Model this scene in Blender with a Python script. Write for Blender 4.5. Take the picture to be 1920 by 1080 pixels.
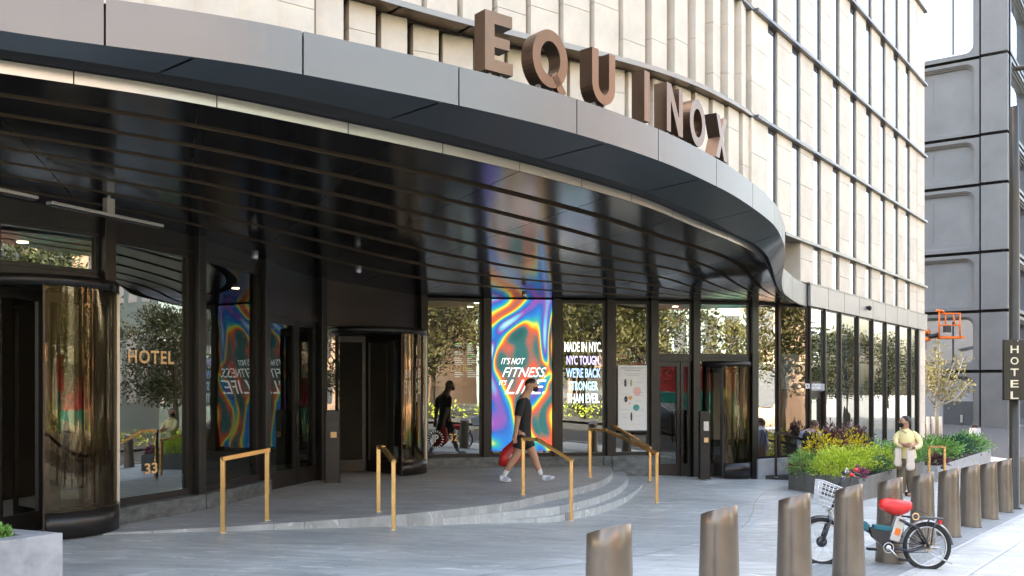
import bpy, bmesh, math, random
from mathutils import Vector, Matrix
random.seed(7)
R = math.radians
for o in list(bpy.data.objects):
    bpy.data.objects.remove(o)
scn = bpy.context.scene
col = scn.collection

# ------------------------------------------------------------------ camera, sky, sun, exposure
F = 1760.0; HZ = 726.0; H = 1.608                    # focal length and horizon of the photograph (in its pixels), eye height
cd = bpy.data.cameras.new('camera'); cam = bpy.data.objects.new('camera', cd); col.objects.link(cam)
cd.sensor_width = 36.0; cd.lens = 36.0 * F / 1920.0; cd.shift_y = (HZ - 540.0) / 1920.0
cd.clip_end = 2000; cd.clip_start = 0.05
cam.location = (0, 0, H); cam.rotation_euler = (R(90), 0, 0)
scn.camera = cam
SUN_ELEV = R(43); SUN_DIR = Vector((-0.70, 0.71, 0)).normalized()      # horizontal direction towards the sun
w = bpy.data.worlds.new('World'); scn.world = w; w.use_nodes = True
nt = w.node_tree; sky = nt.nodes.new('ShaderNodeTexSky'); sky.sky_type = 'NISHITA'; sky.sun_disc = False
sky.sun_elevation = SUN_ELEV; sky.sun_rotation = math.atan2(SUN_DIR.x, SUN_DIR.y)
sky.air_density = 1.0; sky.dust_density = 6.0; sky.ozone_density = 0.0
tn = nt.nodes.new('ShaderNodeVectorMath'); tn.operation = 'MULTIPLY'; tn.inputs[1].default_value = (1.07, 1.0, .90); nt.links.new(sky.outputs[0], tn.inputs[0]); nt.links.new(tn.outputs[0], nt.nodes['Background'].inputs[0]); nt.nodes['Background'].inputs[1].default_value = 0.15
ld = bpy.data.lights.new('sun', 'SUN'); sun = bpy.data.objects.new('sun', ld); col.objects.link(sun)
ld.energy = 3.0; ld.angle = R(.6); ld.color = (1.0, 0.92, 0.80)
sun.rotation_euler = Vector((SUN_DIR.x * math.cos(SUN_ELEV), SUN_DIR.y * math.cos(SUN_ELEV), math.sin(SUN_ELEV))).to_track_quat('Z', 'Y').to_euler()
scn.view_settings.view_transform = 'Standard'; scn.view_settings.look = 'None'
scn.view_settings.exposure = 3.25; scn.view_settings.gamma = 1.0
scn.cycles.max_bounces = 8; scn.cycles.glossy_bounces = 4; scn.cycles.transparent_max_bounces = 12
scn.cycles.use_denoising = True; scn.cycles.caustics_reflective = False; scn.cycles.caustics_refractive = False
try: scn.cycles.sample_clamp_indirect = 6.0
except Exception: pass

# ------------------------------------------------------------------ survey helpers (street axes s along the facade, q across it)
def SQ(s, q): return Vector((.586 * s - .81 * q, .81 * s + .586 * q))
def toSQ(x, y): return .586 * x + .81 * y, -.81 * x + .586 * y
def clamp(v, a, b): return max(a, min(b, v))
def g(x, y):
    s, q = toSQ(x, y); s = clamp(s, -14, 46); q = clamp(q, -1, 11)
    return -.0355 * s + (q - 2.8) * (-.0046 + .00276 * s) - .17 * math.exp(-((s - 12.8) / 3.4) ** 2) * clamp((q - 3.6) / 3.2, 0, 1)
def at(px, py, Y): return Vector(((px - 960) / F * Y, Y, H - (py - HZ) / F * Y))
def onz(px, py, zr):                                   # point seen at px,py lying zr above the eye level
    Y = zr * F / (HZ - py); return Vector(((px - 960) / F * Y, Y, H + zr))
def ong(px, py):
    Y = 12.0
    for _ in range(60):
        X = (px - 960) / F * Y; Y = .5 * Y + .5 * (H - g(X, Y)) * F / (py - HZ)
    return Vector(((px - 960) / F * Y, Y, g((px - 960) / F * Y, Y)))
def hit(P1, P2, px):                                   # where the line P1-P2 (plan) is seen at px
    k = (px - 960) / F; dx = P2[0] - P1[0]; dy = P2[1] - P1[1]
    t = (k * P1[1] - P1[0]) / (dx - k * dy)
    return Vector((P1[0] + dx * t, P1[1] + dy * t))

# ------------------------------------------------------------------ mesh helpers
ORG = {}
def org(o): return ORG.get(o.name, Vector((0, 0, 0))) if o else Vector((0, 0, 0))
def tag(o, label=None, cat=None, group=None, kind=None):
    if label: o['label'] = label
    if cat: o['category'] = cat
    if group: o['group'] = group
    if kind: o['kind'] = kind
    return o
def thing(name, label, cat, loc, group=None, rz=0):
    o = bpy.data.objects.new(name, None); col.objects.link(o); o.empty_display_size = .2
    o.location = loc; o.rotation_euler = (0, 0, rz); ORG[o.name] = Vector(loc)
    return tag(o, label, cat, group)
class MB:
    def __init__(s): s.v = []; s.f = []; s.sm = []
    def add(s, vs, fs, smooth=False):
        b = len(s.v); s.v += [Vector(v) for v in vs]; s.f += [tuple(i + b for i in f) for f in fs]; s.sm += [smooth] * len(fs); return s
    def quad(s, a, b, c, d): return s.add([a, b, c, d], [(0, 1, 2, 3)])
    def box(s, c, sz, rz=0, M=None):
        c = Vector(c); hx, hy, hz = sz[0] / 2, sz[1] / 2, sz[2] / 2
        M = M or Matrix.Rotation(rz, 3, 'Z')
        vs = [c + M @ Vector((x, y, z)) for z in (-hz, hz) for x, y in ((-hx, -hy), (hx, -hy), (hx, hy), (-hx, hy))]
        return s.add(vs, [(3, 2, 1, 0), (4, 5, 6, 7), (0, 1, 5, 4), (1, 2, 6, 5), (2, 3, 7, 6), (3, 0, 4, 7)])
    def bar(s, a, b, w, z0, z1, off=0):                # upright slab along plan line a-b, thickness w, shifted off to the left of a->b
        a = Vector(a[:2]); b = Vector(b[:2]); d = (b - a).normalized(); n = Vector((-d.y, d.x))
        a = a + n * off; b = b + n * off; h = n * w / 2
        P = [a - h, b - h, b + h, a + h]
        vs = [(p.x, p.y, z) for z in (z0, z1) for p in P]
        return s.add(vs, [(3, 2, 1, 0), (4, 5, 6, 7), (0, 1, 5, 4), (1, 2, 6, 5), (2, 3, 7, 6), (3, 0, 4, 7)])
    def prism(s, poly, z0, z1):                        # z0, z1 numbers or functions of x,y
        n = len(poly); f0 = z0 if callable(z0) else (lambda x, y: z0); f1 = z1 if callable(z1) else (lambda x, y: z1)
        vs = [(p[0], p[1], f0(p[0], p[1])) for p in poly] + [(p[0], p[1], f1(p[0], p[1])) for p in poly]
        return s.add(vs, [tuple(range(n - 1, -1, -1)), tuple(range(n, 2 * n))] + [(i, (i + 1) % n, n + (i + 1) % n, n + i) for i in range(n)])
    def tube(s, pts, r, n=8, closed=False, cap=True):
        pts = [Vector(p) for p in pts]; m = len(pts); rr = r if isinstance(r, (list, tuple)) else [r] * m
        vs = []; up = None
        for i, p in enumerate(pts):
            a = pts[i - 1] if (i > 0 or closed) else p; b = pts[(i + 1) % m] if (i < m - 1 or closed) else p
            t = (b - a).normalized()
            if up is None: up = Vector((0, 0, 1)) if abs(t.z) < .9 else Vector((1, 0, 0))
            x = t.cross(up).normalized(); y = x.cross(t).normalized(); up = y
            vs += [p + (x * math.cos(2 * math.pi * k / n) + y * math.sin(2 * math.pi * k / n)) * rr[i] for k in range(n)]
        fs = []
        for i in range(m if closed else m - 1):
            j = (i + 1) % m
            fs += [(i * n + k, i * n + (k + 1) % n, j * n + (k + 1) % n, j * n + k) for k in range(n)]
        s.add(vs, fs, True)
        if cap and not closed:
            b = len(s.v) - len(vs)
            s.f += [tuple(b + k for k in range(n))[::-1], tuple(b + (m - 1) * n + k for k in range(n))]; s.sm += [False, False]
        return s
    def lathe(s, c, prof, n=24, top=None):             # prof [(r,z)], c=(x,y,z)
        vs = []; c = Vector(c)
        for r, z in prof:
            for k in range(n):
                a = 2 * math.pi * k / n; vs.append(c + Vector((r * math.cos(a), r * math.sin(a), z)))
        m = len(prof); fs = [(i * n + k, i * n + (k + 1) % n, (i + 1) * n + (k + 1) % n, (i + 1) * n + k) for i in range(m - 1) for k in range(n)]
        s.add(vs, fs, True); b = len(s.v) - len(vs)
        s.f += [tuple(b + k for k in range(n))[::-1], tuple(b + (m - 1) * n + k for k in range(n))]; s.sm += [False, False]
        return s
    def ell(s, c, r, M=None, nu=14, nv=9):
        c = Vector(c); M = M or Matrix.Identity(3); vs = []; fs = []
        for j in range(nv + 1):
            th = math.pi * j / nv
            for i in range(nu):
                ph = 2 * math.pi * i / nu
                vs.append(c + M @ Vector((r[0] * math.sin(th) * math.cos(ph), r[1] * math.sin(th) * math.sin(ph), r[2] * math.cos(th))))
        for j in range(nv):
            for i in range(nu): fs.append((j * nu + i, (j + 1) * nu + i, (j + 1) * nu + (i + 1) % nu, j * nu + (i + 1) % nu))
        return s.add(vs, fs, True)
    def build(s, name, mat, parent=None, local=False, bevel=0, smooth_all=False):
        o0 = Vector((0, 0, 0))
        if parent is not None:
            if not local: o0 = org(parent)
        elif not local and s.v:
            xs = [v.x for v in s.v]; ys = [v.y for v in s.v]; o0 = Vector(((min(xs) + max(xs)) / 2, (min(ys) + max(ys)) / 2, min(v.z for v in s.v)))
        me = bpy.data.meshes.new(name); me.from_pydata([tuple(v - o0) for v in s.v], [], s.f)
        for p, q in zip(me.polygons, s.sm): p.use_smooth = q or smooth_all
        bm = bmesh.new(); bm.from_mesh(me); bmesh.ops.recalc_face_normals(bm, faces=bm.faces); bm.to_mesh(me); bm.free()
        me.materials.append(mat); o = bpy.data.objects.new(name, me); col.objects.link(o)
        if parent is not None: o.parent = parent; ORG[o.name] = o0 if not local else Vector((0, 0, 0))
        else: o.location = o0; ORG[o.name] = o0
        if bevel:
            b = o.modifiers.new('bevel', 'BEVEL'); b.width = bevel; b.segments = 2; b.limit_method = 'ANGLE'; b.angle_limit = R(40)
        return o
def copy_tree(o, parent=None):
    c = o.copy(); col.objects.link(c); c.parent = parent
    for ch in [x for x in o.children]: copy_tree(ch, c)
    return c
def spline(pts, n):                                    # Catmull-Rom through pts (any dimension), about n samples evenly by length
    pts = [Vector(p) for p in pts]; P = [pts[0] * 2 - pts[1]] + pts + [pts[-1] * 2 - pts[-2]]; out = []
    for i in range(1, len(P) - 2):
        a, b, c, d = P[i - 1], P[i], P[i + 1], P[i + 2]
        for k in range(24):
            t = k / 24; out.append(.5 * ((2 * b) + (c - a) * t + (2 * a - 5 * b + 4 * c - d) * t * t + (3 * b - a - 3 * c + d) * t ** 3))
    out.append(pts[-1]); return resample(out, n)
def resample(out, n):
    L = [0]
    for a, b in zip(out, out[1:]): L.append(L[-1] + (b - a).length)
    res = []; j = 0
    for k in range(n):
        t = L[-1] * k / (n - 1)
        while j < len(L) - 2 and L[j + 1] < t: j += 1
        res.append(out[j].lerp(out[j + 1], clamp((t - L[j]) / max(L[j + 1] - L[j], 1e-9), 0, 1)))
    return res

# ------------------------------------------------------------------ materials
def mat(name, color, rough=.6, metal=0, var=0, vscale=4, bump=0, bscale=30, spec=.5, coat=0, emit=None, estr=0, stretch=None, island=0, var2=None, coords='Object'):
    m = bpy.data.materials.new(name); m.use_nodes = True; t = m.node_tree; N = t.nodes; L = t.links
    b = N['Principled BSDF']; b.inputs['Base Color'].default_value = (*color, 1); b.inputs['Roughness'].default_value = rough
    b.inputs['Metallic'].default_value = metal; b.inputs['Specular IOR Level'].default_value = spec
    if coat: b.inputs['Coat Weight'].default_value = coat; b.inputs['Coat Roughness'].default_value = .08
    if emit: b.inputs['Emission Color'].default_value = (*emit, 1); b.inputs['Emission Strength'].default_value = estr
    if var or bump:
        tc = N.new('ShaderNodeTexCoord'); mp = N.new('ShaderNodeMapping'); L.new(tc.outputs[coords], mp.inputs[0])
        if stretch: mp.inputs['Scale'].default_value = stretch
        nz = N.new('ShaderNodeTexNoise'); nz.inputs['Scale'].default_value = vscale; nz.inputs['Detail'].default_value = 7; nz.inputs['Roughness'].default_value = .62
        L.new(mp.outputs[0], nz.inputs[0])
    if var or island:
        src = None
        if var:
            cr = N.new('ShaderNodeValToRGB'); L.new(nz.outputs[0], cr.inputs[0])
            c2 = var2 or tuple(clamp(c * (1 + var), 0, .95) for c in color)
            cr.color_ramp.elements[0].position = .3; cr.color_ramp.elements[1].position = .7
            cr.color_ramp.elements[0].color = (*[c * (1 - var) for c in color], 1); cr.color_ramp.elements[1].color = (*c2, 1); src = cr.outputs[0]
        if island:
            gi = N.new('ShaderNodeNewGeometry'); mr = N.new('ShaderNodeMapRange'); L.new(gi.outputs['Random Per Island'], mr.inputs[0])
            mr.inputs[3].default_value = 1 - island; mr.inputs[4].default_value = 1 + island
            mx = N.new('ShaderNodeVectorMath'); mx.operation = 'SCALE'
            if src: L.new(src, mx.inputs[0])
            else: mx.inputs[0].default_value = color
            L.new(mr.outputs[0], mx.inputs['Scale']); src = mx.outputs[0]
        L.new(src, b.inputs['Base Color'])
    if bump:
        n2 = N.new('ShaderNodeTexNoise'); n2.inputs['Scale'].default_value = bscale; n2.inputs['Detail'].default_value = 5
        L.new(mp.outputs[0], n2.inputs[0]); bp = N.new('ShaderNodeBump'); bp.inputs['Strength'].default_value = bump; bp.inputs['Distance'].default_value = .02
        L.new(n2.outputs[0], bp.inputs['Height']); L.new(bp.outputs[0], b.inputs['Normal'])
    return m
def glass(name, tint=(.55, .62, .6), refl=.35, wob=.0012, wscale=1.3, rough=0.0, gcol=(.93, .98, .96), gmax=1.0):
    m = bpy.data.materials.new(name); m.use_nodes = True; t = m.node_tree; N = t.nodes; L = t.links; N.remove(N['Principled BSDF'])
    out = N['Material Output']; tr = N.new('ShaderNodeBsdfTransparent'); tr.inputs[0].default_value = (*tint, 1)
    gl = N.new('ShaderNodeBsdfGlossy'); gl.inputs['Roughness'].default_value = rough; gl.inputs[0].default_value = (*gcol, 1)
    lw = N.new('ShaderNodeFresnel'); lw.inputs['IOR'].default_value = 1.5; mr = N.new('ShaderNodeMapRange'); L.new(lw.outputs[0], mr.inputs[0])
    mr.inputs[1].default_value = 0.04; mr.inputs[3].default_value = refl; mr.inputs[4].default_value = gmax
    mx = N.new('ShaderNodeMixShader'); L.new(mr.outputs[0], mx.inputs[0]); L.new(tr.outputs[0], mx.inputs[1]); L.new(gl.outputs[0], mx.inputs[2])
    L.new(mx.outputs[0], out.inputs[0])
    tc = N.new('ShaderNodeTexCoord'); nz = N.new('ShaderNodeTexNoise'); nz.inputs['Scale'].default_value = wscale; nz.inputs['Detail'].default_value = 1
    L.new(tc.outputs['Object'], nz.inputs[0]); bp = N.new('ShaderNodeBump'); bp.inputs['Distance'].default_value = wob; bp.inputs['Strength'].default_value = 1
    L.new(nz.outputs[0], bp.inputs['Height']); L.new(bp.outputs[0], gl.inputs['Normal'])
    return m
def paving(name, c1, c2, scale_s, scale_q, rot, joint=.004, jcol=None, rough=.45, vs=1.6, bump=.12, off=.5, light=None):
    m = bpy.data.materials.new(name); m.use_nodes = True; t = m.node_tree; N = t.nodes; L = t.links; b = N['Principled BSDF']
    tc = N.new('ShaderNodeTexCoord'); mp = N.new('ShaderNodeMapping'); mp.inputs['Rotation'].default_value = (0, 0, rot); L.new(tc.outputs['Object'], mp.inputs[0])
    br = N.new('ShaderNodeTexBrick'); br.inputs['Scale'].default_value = 1; br.inputs['Brick Width'].default_value = scale_s; br.inputs['Row Height'].default_value = scale_q
    br.inputs['Mortar Size'].default_value = joint; br.inputs['Mortar Smooth'].default_value = 0; br.offset = off; br.inputs['Bias'].default_value = 0
    br.inputs['Color1'].default_value = (.95, .95, .95, 1); br.inputs['Color2'].default_value = (1.04, 1.04, 1.04, 1); j = jcol or (.62, .62, .62); br.inputs['Mortar'].default_value = (*j, 1)
    L.new(mp.outputs[0], br.inputs[0])
    m2 = N.new('ShaderNodeMapping'); m2.inputs['Rotation'].default_value = (0, 0, rot + R(18)); m2.inputs['Scale'].default_value = (.5, 2.6, 1); L.new(tc.outputs['Object'], m2.inputs[0])
    nz = N.new('ShaderNodeTexNoise'); nz.inputs['Scale'].default_value = vs; nz.inputs['Detail'].default_value = 9; nz.inputs['Roughness'].default_value = .68; nz.inputs['Distortion'].default_value = .8
    L.new(m2.outputs[0], nz.inputs[0]); cr = N.new('ShaderNodeValToRGB'); L.new(nz.outputs[0], cr.inputs[0])
    cr.color_ramp.elements[0].position = .3; cr.color_ramp.elements[0].color = (*c1, 1); cr.color_ramp.elements[1].position = .66; cr.color_ramp.elements[1].color = (*c2, 1)
    vz = N.new('ShaderNodeTexNoise'); vz.inputs['Scale'].default_value = 2.3; vz.inputs['Detail'].default_value = 6; vz.inputs['Distortion'].default_value = 2.2; L.new(m2.outputs[0], vz.inputs[0])
    vr = N.new('ShaderNodeValToRGB'); L.new(vz.outputs[0], vr.inputs[0]); e = vr.color_ramp.elements
    e[0].position = .60; e[0].color = (0, 0, 0, 1); e[1].position = .67; e[1].color = (.8, .8, .8, 1)
    mv = N.new('ShaderNodeMix'); mv.data_type = 'RGBA'; L.new(vr.outputs[0], mv.inputs[0]); L.new(cr.outputs[0], mv.inputs[6]); mv.inputs[7].default_value = (*[clamp(c * 1.35, 0, .8) for c in c2], 1)
    mu = N.new('ShaderNodeMix'); mu.data_type = 'RGBA'; mu.blend_type = 'MULTIPLY'; mu.inputs[0].default_value = 1; L.new(mv.outputs[2], mu.inputs[6]); L.new(br.outputs[0], mu.inputs[7])
    vo = N.new('ShaderNodeTexVoronoi'); vo.inputs['Scale'].default_value = 2.1; vo.voronoi_dimensions = '2D'; L.new(tc.outputs['Object'], vo.inputs[0])
    vm = N.new('ShaderNodeMapRange'); L.new(vo.outputs['Distance'], vm.inputs[0]); vm.inputs[1].default_value = .028; vm.inputs[2].default_value = .05; vm.inputs[3].default_value = .62; vm.inputs[4].default_value = 1.0
    sc_n = N.new('ShaderNodeVectorMath'); sc_n.operation = 'SCALE'; L.new(mu.outputs[2], sc_n.inputs[0]); L.new(vm.outputs[0], sc_n.inputs['Scale'])
    st_ = N.new('ShaderNodeTexNoise'); st_.inputs['Scale'].default_value = .55; st_.inputs['Detail'].default_value = 4; L.new(tc.outputs['Object'], st_.inputs[0]); sm = N.new('ShaderNodeMapRange'); L.new(st_.outputs[0], sm.inputs[0]); sm.inputs[1].default_value = .35; sm.inputs[2].default_value = .65; sm.inputs[3].default_value = .86; sm.inputs[4].default_value = 1.06
    s2 = N.new('ShaderNodeVectorMath'); s2.operation = 'SCALE'; L.new(sc_n.outputs[0], s2.inputs[0]); L.new(sm.outputs[0], s2.inputs['Scale'])
    L.new(s2.outputs[0], b.inputs['Base Color'])
    rr = N.new('ShaderNodeMapRange'); L.new(nz.outputs[0], rr.inputs[0]); rr.inputs[3].default_value = rough - .12; rr.inputs[4].default_value = rough + .2; L.new(rr.outputs[0], b.inputs['Roughness'])
    bp = N.new('ShaderNodeBump'); bp.inputs['Strength'].default_value = bump; bp.inputs['Distance'].default_value = .01; L.new(nz.outputs[0], bp.inputs['Height']); L.new(bp.outputs[0], b.inputs['Normal'])
    return m
DANG = math.atan2(.81, .586)
M = {}
M['paving'] = paving('pale_bluestone_paving', (.33, .35, .335), (.59, .605, .575), 1.6, .8, -DANG)
M['platform'] = paving('grey_granite_platform', (.26, .27, .26), (.47, .48, .465), 1.5, .75, 0.0, rough=.5)
M['step'] = paving('grey_granite_steps', (.34, .355, .35), (.52, .54, .53), 1.5, 3.0, 0.0, rough=.5, vs=2)
M['sett'] = paving('small_grey_setts', (.22, .25, .26), (.32, .35, .36), .1, .1, -DANG, joint=.004, jcol=(.6, .6, .6), vs=4, off=0)
M['jointline'] = mat('pale_granite_edging', (.50, .52, .53), .6, var=.1)
M['asphalt'] = mat('asphalt', (.05, .05, .052), .85, var=.2, vscale=3, bump=.3, bscale=60)
M['kerb'] = mat('kerb_granite', (.3, .3, .3), .7, var=.15)
M['ground'] = mat('ground_far', (.07, .07, .068), .9, var=.2, vscale=.5)
M['stone'] = mat('pale_limestone', (.66, .58, .465), .65, var=.10, vscale=2.2, bump=.12, bscale=25, island=.07)
M['ledge'] = mat('ledge_metal', (.16, .155, .15), .35, metal=.6, var=.1)
M['ledge2'] = mat('curved_ledge_metal', (.30, .28, .25), .45, metal=.3)
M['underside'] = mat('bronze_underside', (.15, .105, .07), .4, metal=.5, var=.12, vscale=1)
M['bronze'] = mat('dark_bronze_frame', (.022, .019, .017), .32, metal=.3, spec=.5, var=.15, vscale=2)
M['bronze2'] = mat('bronze_mullion', (.045, .035, .028), .35, metal=.5, var=.2, vscale=2)
M['fascia'] = mat('champagne_aluminium', (.185, .18, .17), .38, metal=.35, var=.04, vscale=1.2, bump=.02, bscale=3)
M['band'] = mat('warm_grey_metal_band', (.34, .315, .29), .42, metal=.3, var=.05, vscale=1.2)
M['bevel'] = mat('dark_blue_grey_metal', (.055, .065, .072), .30, metal=.6, var=.08, vscale=1.5)
M['black'] = mat('black_recess', (.008, .008, .008), .7)
M['strip'] = mat('bright_metal_strip', (.50, .48, .44), .35, metal=.6, var=.05, vscale=1)
M['soffit'] = mat('glossy_black_soffit', (.010, .009, .009), .16, metal=0.0, spec=.9, var=.2, vscale=.8)
M['lip'] = mat('soffit_bronze_lip', (.12, .085, .055), .4, metal=.6, var=.1)
M['spandrel'] = mat('black_spandrel', (.012, .012, .012), .28, spec=.5)
M['plinth'] = mat('dark_veined_granite', (.085, .095, .098), .42, var=.45, vscale=5, bump=.15, bscale=14, var2=(.17, .185, .19), stretch=(1, 1, 2.2))
M['planterstone'] = mat('pale_polished_granite', (.33, .335, .34), .45, var=.16, vscale=5, bump=.05, var2=(.46, .46, .46))
M['planterzinc'] = mat('weathered_planter_stone', (.17, .165, .15), .6, var=.25, vscale=2.5, stretch=(3, 3, .5), bump=.08)
M['glass'] = glass('storefront_glass', refl=.27, gmax=.8, tint=(.34, .38, .36))
M['glass2'] = glass('clear_side_glass', refl=.48, tint=(.62, .68, .66), wob=.0016)
M['doorglass'] = glass('door_glass', refl=.08, gmax=.30, tint=(.3, .3, .27), wob=.002)
M['drumglass'] = glass('curved_drum_glass', refl=.11, tint=(.50, .47, .40), gcol=(.55, .43, .28), gmax=.45, wob=.003, wscale=.8)
M['windowglass'] = mat('upper_window_glass', (.05, .065, .08), .04, spec=1.0, metal=.9)
M['windowglass'].node_tree.nodes['Principled BSDF'].inputs['Base Color'].default_value = (.66, .70, .76, 1)
M['brass'] = mat('satin_brass', (.78, .47, .17), .27, metal=.85, var=.08, vscale=3)
M['copper'] = mat('brushed_bronze_letter', (.165, .105, .068), .32, metal=.85, var=.15, vscale=3, stretch=(1, 1, .3))
M['bollard'] = mat('bronze_bollard', (.20, .16, .125), .30, metal=.7, var=.12, vscale=2.2, bump=.03, bscale=8, var2=(.26, .22, .18), stretch=(1, 1, .6))
M['gold'] = mat('gold_lettering', (.75, .48, .22), .4, metal=.2)
M['white'] = mat('white_paint', (.78, .78, .77), .5, var=.03)
M['cream'] = mat('cream_lettering', (.8, .68, .48), .5)
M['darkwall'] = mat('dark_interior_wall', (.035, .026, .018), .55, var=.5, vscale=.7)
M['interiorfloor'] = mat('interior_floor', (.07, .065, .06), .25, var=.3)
M['beige'] = mat('beige_inner_panel', (.50, .42, .30), .6, var=.06)
M['blind'] = mat('pale_blind', (.36, .41, .46), .8, var=.06, vscale=.8)
M['lamp'] = mat('lit_downlight', (1, .9, .7), .5, emit=(1, .75, .45), estr=3)
M['skin'] = mat('tanned_skin', (.50, .27, .17), .55, var=.06, vscale=8)
M['skin2'] = mat('warm_skin', (.42, .22, .13), .55, var=.06, vscale=8)
M['blackcloth'] = mat('black_cloth', (.007, .007, .008), .8, bump=.3, bscale=14)
M['hair'] = mat('dark_hair', (.012, .009, .008), .55, bump=.5, bscale=60)
M['hairbrown'] = mat('brown_hair', (.09, .05, .03), .6, bump=.5, bscale=60)
M['whitecloth'] = mat('white_cloth', (.75, .75, .76), .8, bump=.2, bscale=20)
M['yellowcloth'] = mat('pale_yellow_cloth', (.88, .76, .38), .8, var=.06, vscale=5, bump=.4, bscale=7)
M['lilac'] = mat('grey_lilac_cloth', (.36, .35, .44), .8, var=.08, vscale=5, bump=.4, bscale=9)
M['khaki'] = mat('olive_brown_trousers', (.17, .13, .085), .8, var=.15, vscale=5, bump=.4, bscale=9)
M['tote'] = mat('cream_tote_cloth', (.74, .62, .52), .8, var=.06, bump=.4, bscale=9)
M['red'] = mat('red_plastic', (.70, .03, .025), .35, var=.15, vscale=9, bump=.5, bscale=12)
M['shoeblue'] = mat('blue_shoe_stripe', (.04, .05, .35), .5)
M['rubber'] = mat('black_rubber', (.018, .018, .018), .75)
M['steel'] = mat('bright_steel', (.62, .62, .62), .28, metal=.9)
M['frameblack'] = mat('bike_frame_black', (.02, .022, .028), .3, coat=.3)
M['teal'] = mat('teal_panel', (.01, .12, .15), .4)
M['whitewire'] = mat('white_wire', (.75, .75, .75), .4)
M['silver'] = mat('silver_case', (.50, .50, .50), .35, metal=.6)
M['orange'] = mat('orange_lift_paint', (.75, .16, .01), .45, var=.06)
M['panel_dark'] = mat('grey_cladding_panel', (.15, .157, .16), .5, metal=.3, var=.12, vscale=.5)
M['panel_recess'] = mat('grey_recessed_panel', (.17, .18, .185), .55, metal=.25, var=.16, vscale=.35)
M['panel_black'] = mat('panel_joint_black', (.02, .022, .024), .6)  # plain near-black for mullions, building core and lift parts
M['doorgrey'] = mat('service_door_grey', (.06, .068, .075), .5)
M['wallgrey'] = mat('pale_grey_render', (.30, .31, .32), .7, var=.06)
M['polegrey'] = mat('lamp_post_paint', (.05, .045, .035), .4, metal=.4, var=.1)
M['signbrown'] = mat('sign_dark_bronze', (.030, .024, .018), .4, metal=.3)
M['bark'] = mat('bark', (.10, .075, .05), .9, var=.3, vscale=8, bump=.5)
M['palebark'] = mat('pale_bark', (.42, .38, .30), .8, var=.2, vscale=8)
def leafmat(name, c, v=.35, rough=.55):
    m = mat(name, c, rough, island=v); b = m.node_tree.nodes['Principled BSDF']
    b.inputs['Transmission Weight'].default_value = 0; b.inputs['Subsurface Weight'].default_value = 0; return m
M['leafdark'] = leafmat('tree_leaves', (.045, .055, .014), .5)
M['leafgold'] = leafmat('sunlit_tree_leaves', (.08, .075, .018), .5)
M['leaflime'] = leafmat('lime_leaves', (.50, .62, .05), .35)
M['leafgreen'] = leafmat('green_leaves', (.20, .38, .08), .4)
M['leafdeep'] = leafmat('deep_green_leaves', (.04, .13, .06), .4)
M['leafyellow'] = leafmat('yellow_leaves', (.75, .60, .02), .3)
M['leafpurple'] = leafmat('purple_leaves', (.13, .045, .06), .5)
M['leafpink'] = leafmat('pink_leaves', (.30, .08, .14), .4)
M['leafpale'] = leafmat('pale_leaves', (.32, .28, .10), .4)
M['soil'] = mat('soil', (.03, .022, .015), .95, bump=.6)

# ------------------------------------------------------------------ ground, paving, road
def sheet(name, s0, s1, ns, q0, q1, nq, dz, m, kind='structure', zf=None):
    b = MB(); vs = []
    for i in range(ns + 1):
        for j in range(nq + 1):
            p = SQ(s0 + (s1 - s0) * i / ns, q0 + (q1 - q0) * j / nq); vs.append((p.x, p.y, g(p.x, p.y) + dz))
    fs = [(i * (nq + 1) + j, (i + 1) * (nq + 1) + j, (i + 1) * (nq + 1) + j + 1, i * (nq + 1) + j + 1) for i in range(ns) for j in range(nq)]
    b.add(vs, fs, True); o = b.build(name, m, local=True); o['kind'] = kind; return o
sheet('pavement', -26, 40, 66, -.8, 16, 30, 0, M['paving'])
sheet('cross_street', 40, 64, 12, -.8, 30, 12, -.10, M['asphalt'])
sheet('road', -60, 90, 75, -12, -.8, 6, -.14, M['asphalt'])
sheet('opposite_pavement', -60, 90, 75, -40, -12, 12, -.01, M['ground'])
xs = [-500, -200, -90, -60] + [-60 + 6 * i for i in range(1, 26)] + [120, 200, 500]
b = MB(); qs = [-500, -120, -60, -42, -12, -6, -1, 4, 10, 14, 30, 60, 120, 500]; vs = []
for s_ in xs:
    for q_ in qs: p = SQ(s_, q_); vs.append((p.x, p.y, g(p.x, p.y) - .34))
nq = len(qs); b.add(vs, [(i * nq + j, (i + 1) * nq + j, (i + 1) * nq + j + 1, i * nq + j + 1) for i in range(len(xs) - 1) for j in range(nq - 1)])
b.build('ground', M['ground'], local=True)['kind'] = 'structure'
b = MB()
for i in range(60):
    p0 = SQ(-26 + i * 1.4, -.8); p1 = SQ(-26 + i * 1.4 + 1.39, -.8); b.bar(p0, p1, .18, g(p0.x, p0.y) - .2, g(p0.x, p0.y) + .012)
b.build('kerb', M['kerb'])['kind'] = 'structure'
# paved strip of small setts along the bollards and the pale edging beside it
sheet('sett_strip', -8, 50, 58, 2.5, 3.35, 2, .004, M['sett'])
for q_, nm in ((2.46, 'edging_line'), (3.37, 'edging_line'), (1.95, 'edging_line')):
    sheet(nm, -8, 50, 58, q_ - .022, q_ + .022, 1, .008, M['jointline'])
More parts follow.
